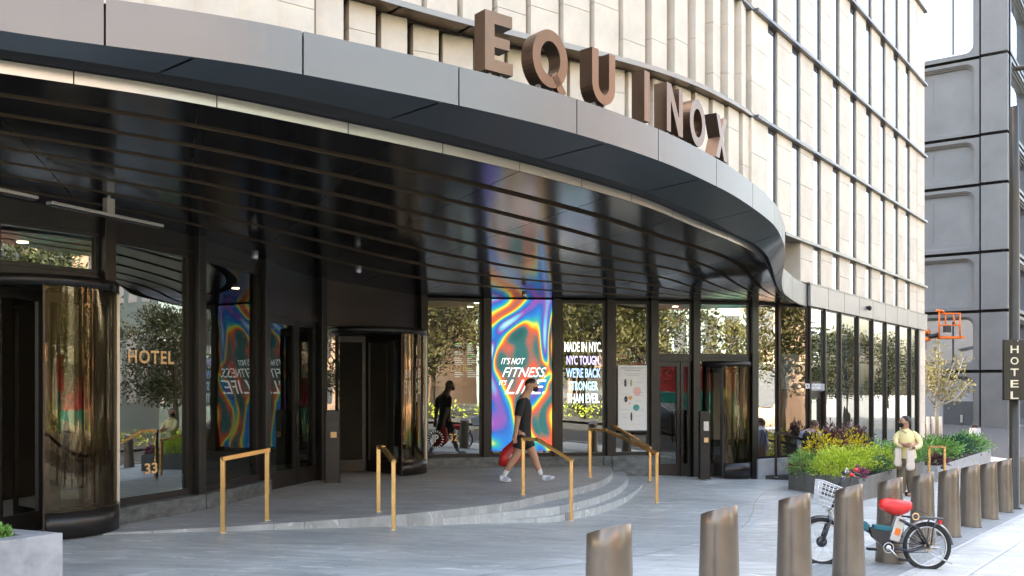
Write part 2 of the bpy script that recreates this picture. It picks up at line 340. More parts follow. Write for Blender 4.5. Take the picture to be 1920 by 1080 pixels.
# pale curved border lines sweeping across the plaza
def ribbon(name, pix, wd, dz, m):
    pts = spline([ong(*p) for p in pix], 40); b = MB(); vs = []
    for i, p in enumerate(pts):
        t = (pts[min(i + 1, 39)] - pts[max(i - 1, 0)]); n = Vector((-t.y, t.x, 0)).normalized() * wd / 2
        for q in (p - n, p + n): vs.append((q.x, q.y, g(q.x, q.y) + dz))
    b.add(vs, [(2 * i, 2 * i + 2, 2 * i + 3, 2 * i + 1) for i in range(39)]); o = b.build(name, m, local=True); o['kind'] = 'structure'
ribbon('curved_paving_joint', [(1478, 912), (1432, 926), (1414, 945), (1412, 958), (1390, 990), (1320, 1014), (1180, 1045), (900, 1080)], .012, .006, M['kerb'])
ribbon('curved_paving_border', [(1490, 925), (1450, 935), (1436, 950), (1434, 965), (1400, 990)], .05, .006, M['jointline'])

# ------------------------------------------------------------------ entrance platform with curved steps
def edge(pix, hz): return [onz(x, y, -hz) for x, y in pix]
P0 = edge([(440, 987), (560, 979), (700, 969), (820, 958), (947, 943), (1000, 932), (1072, 917), (1120, 904), (1146, 889), (1146, 877), (1131, 868)], 1.72)
P1 = edge([(560, 990), (700, 983), (820, 974), (947, 960), (1030, 952), (1072, 944), (1115, 933), (1155, 917), (1177, 898), (1172, 886), (1150, 872)], 1.84)
P2 = edge([(700, 993), (820, 988), (900, 979), (1025, 970), (1072, 961), (1125, 949), (1172, 932), (1199, 914), (1206, 901), (1197, 893), (1180, 880)], 1.96)
for nm, e, hz, m in (('step', P0, 1.72, 'platform'), ('step', P1, 1.84, 'step'), ('step', P2, 1.96, 'step')):
    pts = spline([Vector((p.x, p.y)) for p in e], 60)
    back = [(4.0, 23.5), (-2, 24), (-6, 20), (-9, 14), (-8, 10.2), (-5.2, 10.9)]
    if hz > 1.8: back = [(4.0, 23.5), (-2, 24), (-4, 18)]
    poly = [(p.x, p.y) for p in pts] + back
    b = MB(); b.prism(poly, H - hz - .6, H - hz)
    o = b.build('entrance_platform' if hz < 1.8 else 'entrance_step', M[m], local=True); o['kind'] = 'structure'

# ------------------------------------------------------------------ THE HOTEL BUILDING
B = thing('hotel_building', 'pale stone hotel tower with curved dark canopy over its glazed ground floor', 'building', (0, 20, 0))
wp = [Vector((-9.5, 6.5)), Vector((-7.2, 9.0))] + [Vector(((px - 960) / F * Y, Y)) for px, Y in
      ((-20, 10.55), (197, 11.7), (368, 13.25), (492, 15.3), (600, 17.4), (790, 19.9), (912, 20.3), (1043, 20.5), (1143, 20.68), (1225, 20.85), (1304, 21.0), (1412, 21.2))]
flatY = [20.4 + 1.2 * k for k in range(0, 10)]
def fl(Y, dq=0): p = Vector((.724 * Y - 9.0, Y)); return p + Vector((-.81, .586)) * dq
wp_all = wp + [Vector((6.12, 21.62)), fl(22.05), fl(22.95)] + [fl(15840 / (2234 - px)) for px in (1573, 1606, 1633.5, 1658.5, 1682.5, 1704.5, 1719.5)]
wp_all[-1] = fl(30.75)
# fascia curves: pixel, height above eye
FB = [(0, 57, 2.6), (190, 84, 2.6), (400, 112, 2.6), (565, 139, 2.6), (857, 197, 2.6), (1077, 250, 2.6), (1240, 303, 2.6), (1345, 350, 2.6), (1400, 382, 2.6), (1451, 422, 2.58),
      (1469, 456, 2.54), (1472, 473, 2.47), (1470, 498, 2.3), (1466.5, 518, 2.15), (1466, 533, 2.04), (1470, 549, 1.95), (1480, 558, 1.905), (1495, 568, 1.89), (1513, 575, 1.88)]
BB = [(0, 92, 2.5), (190, 120, 2.5), (550, 182, 2.5), (820, 246, 2.5), (1017, 300, 2.49), (1175, 347, 2.48), (1300, 397, 2.46), (1380, 440, 2.43), (1413, 456, 2.40), (1436, 476, 2.3), (1447, 500, 2.14), (1456, 533, 1.99), (1466, 551, 1.93), (1480, 562, 1.90), (1500, 572, 1.885)]
SB = [(0, 137, 2.38), (345, 190, 2.38), (660, 252, 2.38), (895, 302, 2.38), (1075, 347, 2.38), (1210, 387, 2.38), (1303, 425, 2.37), (1380, 456, 2.35), (1413, 473, 2.31), (1433, 490, 2.23), (1441, 506, 2.13), (1451, 531, 2.0), (1460, 547, 1.94), (1472, 558, 1.92), (1490, 569, 1.90)]
def curve3(lst, ext, n):
    pts = [onz(*p) for p in lst]
    return spline([pts[0] + Vector(e) for e in ext] + pts, n)
NC = 160
EXT = [(-5.5, -5.0, 0), (-3.6, -2.5, 0), (-1.7, -.95, 0)]
Fc = curve3(FB, EXT, NC); Bc = curve3(BB, [(x * .99, y, z) for x, y, z in EXT], NC); Sc = curve3(SB, [(x * .98, y, z) for x, y, z in EXT], NC)
def ztop(p): zb = p.z - H; return p.z + .36 + (2.6 - zb) * .222
canopy = MB()
# roof of the canopy: from fascia top back over the entrance
roofin = resample([Vector((-8.5, 8)), Vector((-5.5, 12.5)), Vector((-3, 17)), Vector((1.5, 18.2)), Vector((4.6, 20.2)), fl(22.5, .2)], NC)
vs = [(p.x, p.y, ztop(p) - .05) for p in Fc] + [(p.x, p.y, H + 2.9 if i < NC - 20 else H + 2.4) for i, p in enumerate(roofin)]
canopy.add(vs, [(i, i + 1, NC + i + 1, NC + i) for i in range(NC - 1)])
canopy = canopy.build('canopy', M['bevel'], B)
# fascia panels, cut at the joints seen in the photograph
def seg_at_px(curve, px):
    best = None
    for i, p in enumerate(curve):
        if p.y < 1: continue
        d = abs(960 + F * p.x / p.y - px)
        if i < NC - 1 and (best is None or d < best[0]): best = (d, i)
    return best[1]
L = [0]
for a, c in zip(Fc, Fc[1:]): L.append(L[-1] + (c - a).length)
def fpos(l):
    l = clamp(l, 0, L[-1] - 1e-6)
    for i in range(NC - 1):
        if L[i + 1] >= l:
            t = (l - L[i]) / (L[i + 1] - L[i]); return Fc[i].lerp(Fc[i + 1], t), (Fc[i + 1] - Fc[i]).normalized()
def lenpx(px): return L[seg_at_px(Fc[:NC - 25], px)]
cuts = [lenpx(p) for p in (190, 565, 857, 1077, 1240, 1345, 1411)]
step0 = 1.5; c = cuts[0] - step0; pre = []
while c > 0: pre.insert(0, c); c -= step0
tail = []; c = cuts[-1] + 1.55
while c < L[-1] - .5: tail.append(c); c += 1.45
allc = [0] + pre + cuts + tail + [L[-1]]
for a, c in zip(allc, allc[1:]):
    mb = MB(); n = 10; vs = []
    for k in range(n + 1):
        p, t = fpos(a + .008 + (c - a - .016) * k / n); nn = Vector((-t.y, t.x, 0)).normalized() * .05
        zt = ztop(p)
        vs += [(p.x, p.y, p.z), (p.x, p.y, zt), (p.x + nn.x, p.y + nn.y, zt), (p.x + nn.x, p.y + nn.y, p.z)]
    fs = []
    for k in range(n):
        for e in range(4): fs.append((4 * k + e, 4 * k + (e + 1) % 4, 4 * k + 4 + (e + 1) % 4, 4 * k + 4 + e))
    fs += [(0, 1, 2, 3), (4 * n + 3, 4 * n + 2, 4 * n + 1, 4 * n)]
    mb.add(vs, fs); ob = mb.build('fascia_panel', M['fascia'], canopy)
mb = MB(); vs = []
for p in Fc:
    vs += [(p.x - 0, p.y + .06, p.z + .02), (p.x, p.y + .06, ztop(p) - .02)]
mb.add(vs, [(2 * i, 2 * i + 1, 2 * i + 3, 2 * i + 2) for i in range(NC - 1)]); mb.build('fascia_backing', M['black'], canopy)
# bevel with diagonal seams
mb = MB(); nseg = 36
for k in range(nseg):
    i0 = int(k * (NC - 1) / nseg); i1 = int((k + 1) * (NC - 1) / nseg)
    vs = []
    for i in range(i0, i1 + 1):
        e0 = Fc[i].copy(); e1 = Bc[i].copy()
        if k % 3 == 2 and i == i1: e0 = e0.lerp(Fc[i - 1], .03 / max((Fc[i] - Fc[i - 1]).length, .03)); e1 = e1.lerp(Bc[i - 1], .03 / max((Bc[i] - Bc[i - 1]).length, .03))
        vs += [(e0.x, e0.y, e0.z + .0), (e1.x, e1.y, e1.z)]
    m_ = len(vs) // 2; mb.add(vs, [(2 * i, 2 * i + 1, 2 * i + 3, 2 * i + 2) for i in range(m_ - 1)], True)
mb.build('bevel', M['bevel'], canopy)
mb = MB(); vs = []
for i in range(NC):
    b_, s_ = Bc[i], Sc[i]; f_ = Fc[i]
    hs = .10 * clamp((s_.z - H - 1.88) / .45, .15, 1)
    vs += [(f_.x, f_.y + .01, f_.z + .03), (b_.x, b_.y, b_.z + .012), (b_.x + .0, b_.y + .02, b_.z + .10 * clamp((s_.z - H - 1.85) / .4, .1, 1)), (s_.x, s_.y, s_.z + hs + .01)]
mb.add(vs, [(4 * i + e, 4 * i + e + 1, 4 * i + 5 + e, 4 * i + 4 + e) for i in range(NC - 1) for e in range(3)], True); mb.build('canopy_recess', M['black'], canopy)
# bright strip in panels
Ls = [0]
for a, c in zip(Sc, Sc[1:]): Ls.append(Ls[-1] + (c - a).length)
mb = MB(); npan = 22
for k in range(npan):
    i0 = int(k * (NC - 1) / npan); i1 = int((k + 1) * (NC - 1) / npan); vs = []
    for i in range(i0, i1 + 1):
        p = Sc[i].copy()
        if i == i1: p = p.lerp(Sc[i - 1], .06)
        hs = .10 * clamp((p.z - H - 1.88) / .45, .1, 1)
        vs += [(p.x, p.y, p.z), (p.x, p.y, p.z + hs)]
    m_ = len(vs) // 2; mb.add(vs, [(2 * i, 2 * i + 1, 2 * i + 3, 2 * i + 2) for i in range(m_ - 1)], True)
mb.build('metal_strip', M['strip'], canopy)
# soffit: eight terraced bands between the strip and the top of the glazing
def headz(px):
    for (a, za), (c, zc) in zip(((-400, 2.16), (197, 2.14), (368, 2.12), (492, 2.08), (600, 2.03), (790, 1.95), (912, 1.93)), ((197, 2.14), (368, 2.12), (492, 2.08), (600, 2.03), (790, 1.95), (912, 1.93), (1413, 1.93))):
        if px <= c: return H + za + (zc - za) * clamp((px - a) / (c - a), 0, 1)
    return H + 1.925
Wl = []
for p in wp + [Vector((6.12, 21.62))]:
    px = 960 + F * p.x / p.y; Wl.append(Vector((p.x, p.y, headz(px))))
Wc = resample(Wl, NC)
for _ in range(4):
    Wc = [Wc[i] if k == 0 else sum((Wc[j] for j in range(i - k, i + k + 1)), Vector((0, 0, 0))) / (2 * k + 1) for i, k in ((i, min(9, i, NC - 1 - i)) for i in range(NC))]
NB = 8
tl = [0, .115, .225, .34, .455, .575, .70, .84, 1.0]
def soff(i, t): return Sc[i].lerp(Wc[i], t)
for k in range(NB):
    t0, t1 = tl[k], tl[k + 1]; tm = t0 + (t1 - t0) * .80
    mb = MB(); vs = []; seams = 14
    for sgm in range(seams):
        i0 = int(sgm * (NC - 1) / seams); i1 = int((sgm + 1) * (NC - 1) / seams); vs = []
        for i in range(i0, i1 + 1):
            a = soff(i, t0 if k else .002); c = soff(i, tm if k < NB - 1 else 1.10)
            if i == i1: a = a.lerp(soff(i - 1, t0), .09); c = c.lerp(soff(i - 1, tm), .09)
            vs += [a, c]
        m_ = len(vs) // 2; mb.add(vs, [(2 * i, 2 * i + 1, 2 * i + 3, 2 * i + 2) for i in range(m_ - 1)], True)
    mb.build('soffit_panel', M['soffit'], canopy)
    if k:
        mb = MB(); vs = []
        for i in range(NC):
            p = soff(i, t0); hh = .085 * clamp((Sc[i] - Wc[i]).length / 4, .05, 1); vs += [p, p + Vector((0, 0, hh))]
        mb.add(vs, [(2 * i, 2 * i + 1, 2 * i + 3, 2 * i + 2) for i in range(NC - 1)], True); mb.build('soffit_lip', M['lip'], canopy)
mb = MB(); vs = []
for i in range(NC):
    for t in (0, 1.09): p = soff(i, t); vs.append(p + Vector((0, 0, .10 * clamp((Sc[i] - Wc[i]).length / 4, .1, 1))))
mb.add(vs, [(2 * i, 2 * i + 1, 2 * i + 3, 2 * i + 2) for i in range(NC - 1)], True); mb.build('soffit_void', M['black'], canopy)
# small fittings in the soffit
def pt_soffit(px, py, zr): return onz(px, py, zr)

# flat band right of the canopy
a0 = fl(21.95, -.06); a1 = fl(31.62, -.06); tot = (a1 - a0).length; n = 9
for k in range(n):
    pa = a0.lerp(a1, k / n + .0012); pb = a0.lerp(a1, (k + 1) / n - .0012)
    mb = MB(); mb.bar(pa, pb, .06, H + 1.905, H + 2.40); mb.build('band_panel', M['band'], B)
mb = MB(); mb.bar(fl(21.9, .02), fl(31.6, .02), .1, H + 1.92, H + 2.39); mb.build('band_backing', M['black'], B)
mb = MB(); mb.bar(fl(21.9, .0), fl(31.62, .0), .20, H + 2.402, H + 2.44); mb.build('ledge', M['ledge'], B)

# ---- upper walls
U = [Vector((-9.5, 3)), Vector((-7.6, 7)), Vector((-5.4, 10.2)), Vector((-3.4, 12.2))] + [Vector(((x - 960) / F * Y, Y)) for x, Y in ((735, 13.53), (800, 14.0), (860, 14.40), (983, 14.97), (1073, 15.37), (1153, 15.76), (1207, 16.07), (1288, 16.78), (1350, 17.76), (1393, 18.67))] + [fl(19.3)]
Lw = [Vector((-11, 5)), Vector((-7.5, 8.3)), Vector((-4.4, 10.9))] + [Vector(((x - 960) / F * Y, Y)) for x, Y in ((500, 12.0), (600, 13.0), (674, 13.63), (733, 14.12), (784, 14.5), (860, 14.95), (953, 15.4), (1083, 15.85), (1177, 16.2), (1240, 16.75), (1280, 17.2), (1318, 17.66), (1370, 18.45))] + [fl(19.3, .05)]
def smooth(c, wn=26, it=3):
    for _ in range(it):
        n_ = len(c); o_ = []
        for i in range(n_):
            k = min(wn, i, n_ - 1 - i); o_.append(sum((c[j] for j in range(i - k, i + k + 1)), Vector((0, 0))) / (2 * k + 1))
        c = o_
    return resample(c, n_)
Us = smooth(spline(U, 400)); Ls_ = smooth(spline(Lw, 400))
def along(curve, spacing):
    out = []; acc = 0; nxt = spacing / 2
    for a, c in zip(curve, curve[1:]):
        l = (c - a).length
        while nxt <= acc + l:
            out.append((a.lerp(c, (nxt - acc) / l), (c - a).normalized())); nxt += spacing
        acc += l
    return out
def stack(mb, c, t, wd, dp, z0, z1, bh, phase):
    n = Vector((-t.y, t.x)); ang = math.atan2(t.y, t.x); z = z0; first = True
    cc = c + n * (dp / 2)
    while z < z1 - .02:
        ze = min(z1, (z + bh * phase) if first else z + bh); first = False
        if z1 - ze < .12: ze = z1
        mb.box((cc.x, cc.y, (z + ze) / 2), (wd, dp, ze - z - .009), ang); z = ze
    mb.box((cc.x + n.x * .01, cc.y + n.y * .01, (z0 + z1) / 2), (wd - .03, dp - .03, z1 - z0), ang)
tiers = [(2.44, 3.34), (3.42, 5.53), (5.62, 7.72), (7.81, 10.13), (10.22, 12.6), (12.7, 15.1)]
# flat part: pilasters, windows, mullions
for k in range(-1, 10):
    Y0 = 20.4 + 1.2 * k; wd = .74 if k < 9 else .85
    if k == 9: Y0 = 30.9 - .12
    p0 = fl(Y0, .0); p1 = fl(Y0 + wd, .0); c_ = (p0 + p1) / 2; t = (p1 - p0).normalized(); wlen = (p1 - p0).length
    mb = MB()
    for ti, (z0, z1) in enumerate(tiers):
        if k < 1 and ti == 0: continue
        stack(mb, c_, t, wlen, .42, H + z0, H + z1, .73, .55 + .35 * ((k * 7 + ti * 3) % 3) / 2)
    mb.build('pilaster', M['stone'], B)
    if k < 9:
        q0 = fl(Y0 + .74, .035); q1 = fl(Y0 + 1.2, .035)
        if k == 8: q1 = fl(30.8, .035)
        for ti, (z0, z1) in enumerate(tiers):
            if k < 1 and ti == 0: continue
            if ti == 5: continue
            mb = MB(); d_ = (q1 - q0).normalized()
            mb.bar(q1 - d_ * .10, q1 - d_ * .03, .022, H + z0, H + z1 + .02, .0); mb.bar(q0, q0 + d_ * .03, .02, H + z0, H + z1, -.0)
            mb.bar(q0 + d_ * .03, q1 - d_ * .10, .02, H + z1 - .05, H + z1 + .02, 0)
            fr = mb.build('window', M['bronze2'], B)
            mb = MB(); mb.bar(q0 - d_ * .1, q1 + d_ * .1, .02, H + z0 - .03, H + z1 + .04, .02); mb.build('pane', M['windowglass'], fr)
for z in (3.38, 5.575, 7.765, 10.175, 12.65):
    mb = MB(); mb.bar(fl(19.3 if z > 4 else 20.6), fl(31.66), .34, H + z - .045, H + z + .02, -.10 + .17); mb.bar(fl(19.3 if z > 4 else 20.6), fl(31.66), .05, H + z + .0205, H + z + .045, .025)
    mb.build('ledge', M['ledge'], B)
# east end return of the flat facade and solid core behind the glass
mb = MB(); e0 = fl(31.58, .42); e1 = e0 + Vector((-.81, .586)) * 14
for ti, (z0, z1) in enumerate(tiers): mb.bar(e0, e1, .3, H + z0, H + z1 + .08, .15)
mb.bar(fl(31.25, .05), e1 + Vector((-.3, -.4)), .3, -2.4, H + 2.4, .2); mb.build('end_wall', M['stone'], B)
mb = MB()
stack(mb, (fl(31.0, -.03) + fl(31.6, -.03)) / 2, (fl(31.6) - fl(31.0)).normalized(), .72, .5, H - 2.9, H + 1.905, .62, .8); mb.build('pilaster', M['stone'], B)
# curved walls: lower tier behind the letters, upper tiers above the curved ledge
cl = along(Ls_, .60); n_low = 0
for k, (p, t) in enumerate(cl):
    if p.y < 9.5: continue
    px = 960 + F * p.x / p.y
    gap = px > 585
    rot = R(-14) if px < 900 else R(-8 if px < 1150 else 4)
    t2 = Vector((t.x * math.cos(rot) - t.y * math.sin(rot), t.x * math.sin(rot) + t.y * math.cos(rot)))
    mb = MB(); stack(mb, p, t2, (.42 if px < 830 else .50) if gap else .56, .34, H + 2.5, H + 5.53, 1.05, .5 + .4 * (k % 2)); mb.build('pilaster', M['stone'], B)
    if gap and px < 1450:
        pn, tn = cl[min(k + 1, len(cl) - 1)]; n_ = Vector((-t.y, t.x)); m0 = p + n_ * .24; m1 = pn + Vector((-tn.y, tn.x)) * .24
        mb = MB(); d_ = (m1 - m0).normalized()
        mb.bar(m0 + d_ * .2, m0 + d_ * .24, .07, H + 2.5, H + 5.5, -.02); mb.bar(m1 - d_ * .24, m1 - d_ * .2, .07, H + 2.5, H + 5.5, -.02); mb.bar(m0 + d_ * .2, m1 - d_ * .2, .07, H + 5.3, H + 5.5, -.02)
        fr = mb.build('window', M['bronze2'], B); mb = MB(); mb.bar(m0, m1, .02, H + 2.5, H + 5.52, .02); mb.build('pane', M['windowglass'], fr)
cu = along(Us, .63)
for k, (p, t) in enumerate(cu):
    if p.y < 11: continue
    px = 960 + F * p.x / p.y
    rot = R(6) if px < 1290 else R(10)
    t2 = Vector((t.x * math.cos(rot) - t.y * math.sin(rot), t.x * math.sin(rot) + t.y * math.cos(rot)))
    mb = MB()
    wd = .575 if px < 1240 else .46
    for ti, (z0, z1) in enumerate(tiers):
        if ti < 2: continue
        stack(mb, p + Vector((-t.y, t.x)) * .06, t2, wd, .34, H + z0, H + z1 + .09, .95, .35 + .5 * ((k * 5) % 4) / 3)
    mb.build('pilaster', M['stone'], B)
mb = MB(); vs = []
for p in Us: vs.append((p.x - .2, p.y + .3, H + 5.5)); vs.append((p.x - .2, p.y + .3, H + 15.2))
mb.add(vs, [(2 * i, 2 * i + 1, 2 * i + 3, 2 * i + 2) for i in range(len(Us) - 1)], True)
vs = []
for p in Ls_: vs.append((p.x - .25, p.y + .36, H + 2.4)); vs.append((p.x - .25, p.y + .36, H + 5.6))
mb.add(vs, [(2 * i, 2 * i + 1, 2 * i + 3, 2 * i + 2) for i in range(len(Ls_) - 1)], True)
mb.build('core_wall', M['bronze2'], B)
mb = MB(); mb.prism([(-40, -14), (-14, 1), (-8.5, 8.2), (-6, 11.2), (-3, 14.0), (0.2, 16.5), (3.5, 19.3), (5.2, 20.8), (fl(30).x - .5, fl(30).y + .8), (fl(30).x - 13, fl(30).y + 12), (-50, 30)], H + 5.7, H + 15.4); mb.build('tower_shade_mass', M['stone'], B)  # unseen bulk of the tower, extended far left to block the sun
# curved ledge with deep underside
mb = MB(); n4 = len(Us); vs = []
for p, l in zip(Us, Ls_):
    vs += [(p.x, p.y, H + 5.60), (p.x, p.y, H + 5.54)]
mb.add(vs, [(2 * i, 2 * i + 1, 2 * i + 3, 2 * i + 2) for i in range(n4 - 1)], True)
vs = []
for i, p in enumerate(Us):
    t = Us[min(i + 1, n4 - 1)] - Us[max(i - 1, 0)]; n_ = Vector((-t.y, t.x)).normalized()
    vs += [(p.x + n_.x * 0, p.y + n_.y * 0, H + 5.60), (p.x + n_.x * .4, p.y + n_.y * .4, H + 5.60), (p.x + n_.x * .03, p.y + n_.y * .03, H + 5.605), (p.x + n_.x * .03, p.y + n_.y * .03, H + 5.64)]
mb.add(vs, [(4 * i, 4 * i + 1, 4 * i + 5, 4 * i + 4) for i in range(n4 - 1)] + [(4 * i + 2, 4 * i + 3, 4 * i + 7, 4 * i + 6) for i in range(n4 - 1)], True)
led = mb.build('ledge', M['ledge2'], B)
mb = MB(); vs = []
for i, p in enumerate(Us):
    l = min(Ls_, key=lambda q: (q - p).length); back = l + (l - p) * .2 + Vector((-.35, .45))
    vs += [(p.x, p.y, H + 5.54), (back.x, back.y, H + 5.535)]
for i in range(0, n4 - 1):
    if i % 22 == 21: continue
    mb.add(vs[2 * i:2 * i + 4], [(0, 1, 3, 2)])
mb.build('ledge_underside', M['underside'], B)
for z in (7.765, 10.175):
    mb = MB(); vs = []
    for i, p in enumerate(Us):
        t = Us[min(i + 1, n4 - 1)] - Us[max(i - 1, 0)]; n_ = Vector((-t.y, t.x)).normalized()
        vs += [(p.x + n_.x * .3, p.y + n_.y * .3, H + z - .045), (p.x, p.y, H + z - .045), (p.x, p.y, H + z + .02), (p.x + n_.x * .3, p.y + n_.y * .3, H + z + .02)]
    mb.add(vs, [(4 * i + e, 4 * i + e + 1, 4 * i + 5 + e, 4 * i + 4 + e) for i in range(n4 - 1) for e in range(3)], True); mb.build('ledge', M['ledge'], B)
# opaque top slab so nothing leaks into the rooms
mb = MB(); mb.prism([(-16, 6), (-9, 9), (-5.2, 13.5), (-3.8, 18), (0, 21.5), (5.5, 22.1), (fl(31).x, fl(31).y), (6, 40), (-16, 34)], H + 2.16, H + 2.3); mb.build('floor_slab', M['black'], B)

# ---- ground-floor glazing
FLOOR = H - 1.72; HEAD = H + 1.905
def nrm(a, c): d = (Vector(c) - Vector(a)).normalized(); return Vector((-d.y, d.x))       # points into the building
def post(p, z0, z1, wd=.15, dp=.2, m='bronze'):
    i = min(range(len(wp_all)), key=lambda k: (wp_all[k] - p).length); t = wp_all[min(i + 1, len(wp_all) - 1)] - wp_all[max(i - 1, 0)]
    mb = MB(); mb.box((p.x, p.y, (z0 + z1) / 2), (wd, dp, z1 - z0), math.atan2(t.y, t.x)); return mb.build('post', M[m], B, bevel=.008)
for i, p in enumerate(wp_all[1:], 1):
    px = 960 + F * p.x / p.y
    post(p, FLOOR - .1 if px < 1200 else (H - 2.1 if px < 1430 else H - 1.75), max(HEAD, headz(px)) + .02 if px < 900 else HEAD + .03, .16 if px < 1440 else .07, .22 if px < 1440 else .13, 'bronze' if px < 1440 else 'bronze2')
def window(a, c, z0, z1, gm='glass', fw=.05, dq=.04, name='window'):
    th = .09 if dq else .04
    a = Vector(a); c = Vector(c); d = (c - a).normalized(); a2 = a + d * (.075 if dq else .035); c2 = c - d * (.075 if dq else .035); n_ = nrm(a, c)
    mb = MB(); mb.bar(a2, c2, th, z0, z0 + fw, dq); mb.bar(a2, c2, th, z1 - fw, z1, dq); mb.bar(a2, a2 + d * fw, th, z0 + fw, z1 - fw, dq); mb.bar(c2 - d * fw, c2, th, z0 + fw, z1 - fw, dq)
    fr = mb.build(name, M['bronze'], B)
    mb = MB(); aa = a2 + n_ * dq + d * .01; cc = c2 + n_ * dq - d * .01
    mb.quad((aa.x, aa.y, z0 + .01), (cc.x, cc.y, z0 + .01), (cc.x, cc.y, z1 - .01), (aa.x, aa.y, z1 - .01)); mb.build('pane', M[gm], fr)
    return fr
def plinth(a, c, z0, z1, dp=.3, m='plinth'):
    mb = MB(); mb.bar(a, c, dp, z0, z1, 0); return mb.build('plinth', M[m], B, bevel=.006)
def header(a, c, z0, z1):
    mb = MB(); mb.bar(a, c, .12, z0, z1, .05); return mb.build('header', M['bronze'], B)
W = {n: wp[i] for i, n in enumerate(['x', 'y', '0', '1', '2', '3', '4', '5', '6', '7', '8', '9', '10', '11'])}
wins = {}
wins['y'] = window(W['y'], W['0'], FLOOR + .3, HEAD); wins['x'] = window(W['x'], W['y'], FLOOR + .3, HEAD)
# A: left revolving door bay
wins['A'] = window(W['0'], W['1'], H + 1.40, HEAD, 'glass'); header(W['0'], W['1'], H + 1.27, H + 1.395)
header(W['y'], W['0'], HEAD + .002, H + 2.2); header(W['0'], W['1'], HEAD + .002, H + 2.18)
wins['B'] = window(W['1'], W['2'], FLOOR + .22, HEAD, 'glass', .09); plinth(W['1'], W['2'], FLOOR - .3, FLOOR + .215, .34); header(W['1'], W['2'], HEAD + .002, H + 2.16)
wins['C'] = window(W['2'], W['3'], FLOOR + .22, HEAD, 'doorglass', .09); plinth(W['2'], W['3'], FLOOR - .3, FLOOR + .215, .34); header(W['2'], W['3'], HEAD + .002, H + 2.14)
def spandrel(a, c, z0, z1):
    mb = MB(); mb.bar(a, c, .06, z0, z1, .06); return mb.build('spandrel', M['spandrel'], B)
spandrel(W['3'], W['4'], H + 1.31, H + 2.1); header(W['3'], W['4'], H + 1.2, H + 1.308)
spandrel(W['4'], W['5'], H + 1.27, H + 2.05); header(W['4'], W['5'], H + 1.16, H + 1.268)
for nm, a, c in (('F', '5', '6'), ('G', '6', '7'), ('H', '7', '8'), ('I', '8', '9')):
    wins[nm] = window(W[a], W[c], H - 1.50, HEAD, 'glass', .07); plinth(W[a], W[c], FLOOR - .3 if nm != 'I' else H - 2.3, H - 1.502, .36 if nm != 'I' else .44)
plinth(hit(W['8'], W['9'], 1128), hit(W['8'], W['9'], 1142), H - 2.3, H - 1.503, .43)
for nm, a, c in (('J', '9', '10'), ('K', '10', '11')):
    wins[nm] = window(W[a], W[c], H + .70, HEAD, 'glass2', .05); header(W[a], W[c], H + .58, H + .698)
fp = wp_all[len(wp) - 1:]
for i in range(len(fp) - 1):
    nm = 'L%d' % i
    if i == 2:
        wins[nm] = window(fp[i], fp[i + 1], H + .10, HEAD, 'glass2', .045, 0.0)
    else:
        wins[nm] = window(fp[i], fp[i + 1], H - 1.62, HEAD, 'glass2', .045, 0.0)
        plinth(fp[i], fp[i + 1], H - 3.2, H - 1.623, .32, 'planterstone')
    mb = MB(); d_ = (fp[i + 1] - fp[i]).normalized()

# doors
def leaf(a, c, z0, z1, gm='doorglass', handle=True, side=1, name='door', stile=.07, kick=.28):
    d = (c - a).normalized(); L_ = (c - a).length
    mb = MB(); mb.bar(a, a + d * stile, .06, z0, z1, .05); mb.bar(c - d * stile, c, .06, z0, z1, .05); mb.bar(a + d * stile, c - d * stile, .055, z0, z0 + kick, .05); mb.bar(a + d * stile, c - d * stile, .055, z1 - .12, z1, .05)
    o = mb.build(name, M['bronze'], B)
    n_ = nrm(a, c); aa = a + n_ * .05; cc = c + n_ * .05
    mb = MB(); mb.quad((aa.x, aa.y, z0 + .1), (cc.x, cc.y, z0 + .1), (cc.x, cc.y, z1 - .05), (aa.x, aa.y, z1 - .05)); mb.build('pane', M[gm], o)
    if handle:
        h_ = (c - d * .13 if side > 0 else a + d * .13) - n_ * .05
        mb = MB(); mb.tube([(h_.x, h_.y, z0 + .75), (h_.x, h_.y, z0 + 1.45)], .014); 
        for zz in (.85, 1.35): q = h_ + n_ * .08; mb.tube([(h_.x, h_.y, z0 + zz), (q.x, q.y, z0 + zz)], .009)
        mb.build('handle', M['bronze2'], o)
    return o
d_ = (W['4'] - W['3']).normalized(); s0 = W['3'] + d_ * .1; s1 = W['4'] - d_ * .1; mid = s0.lerp(s1, .60)
leaf(s0, mid - d_ * .01, FLOOR + .01, H + 1.198, side=1); leaf(mid + d_ * .01, s1, FLOOR + .01, H + 1.198, side=-1)
d_ = (W['10'] - W['9']).normalized(); s0 = W['9'] + d_ * .1; s1 = W['10'] - d_ * .1; mid = s0.lerp(s1, .68)
DL = H - 1.985
leaf(s0, mid - d_ * .01, DL, H + .578, side=1); leaf(mid + d_ * .01, s1, DL, H + .578, side=-1)
mb = MB(); mb.prism([(W['9'].x, W['9'].y - .1), (fl(22).x - .5, W['11'].y + .1), (fl(23).x, 24.5), (W['9'].x, 24.0)], DL - .4, DL - .005); mb.build('floor', M['interiorfloor'], B)
leaf(fp[2] + (fp[3] - fp[2]) * .1, fp[3] - (fp[3] - fp[2]) * .1, H - 2.45, H - .13, 'glass2', side=-1)
header(fp[2], fp[3], H - .125, H + .098)

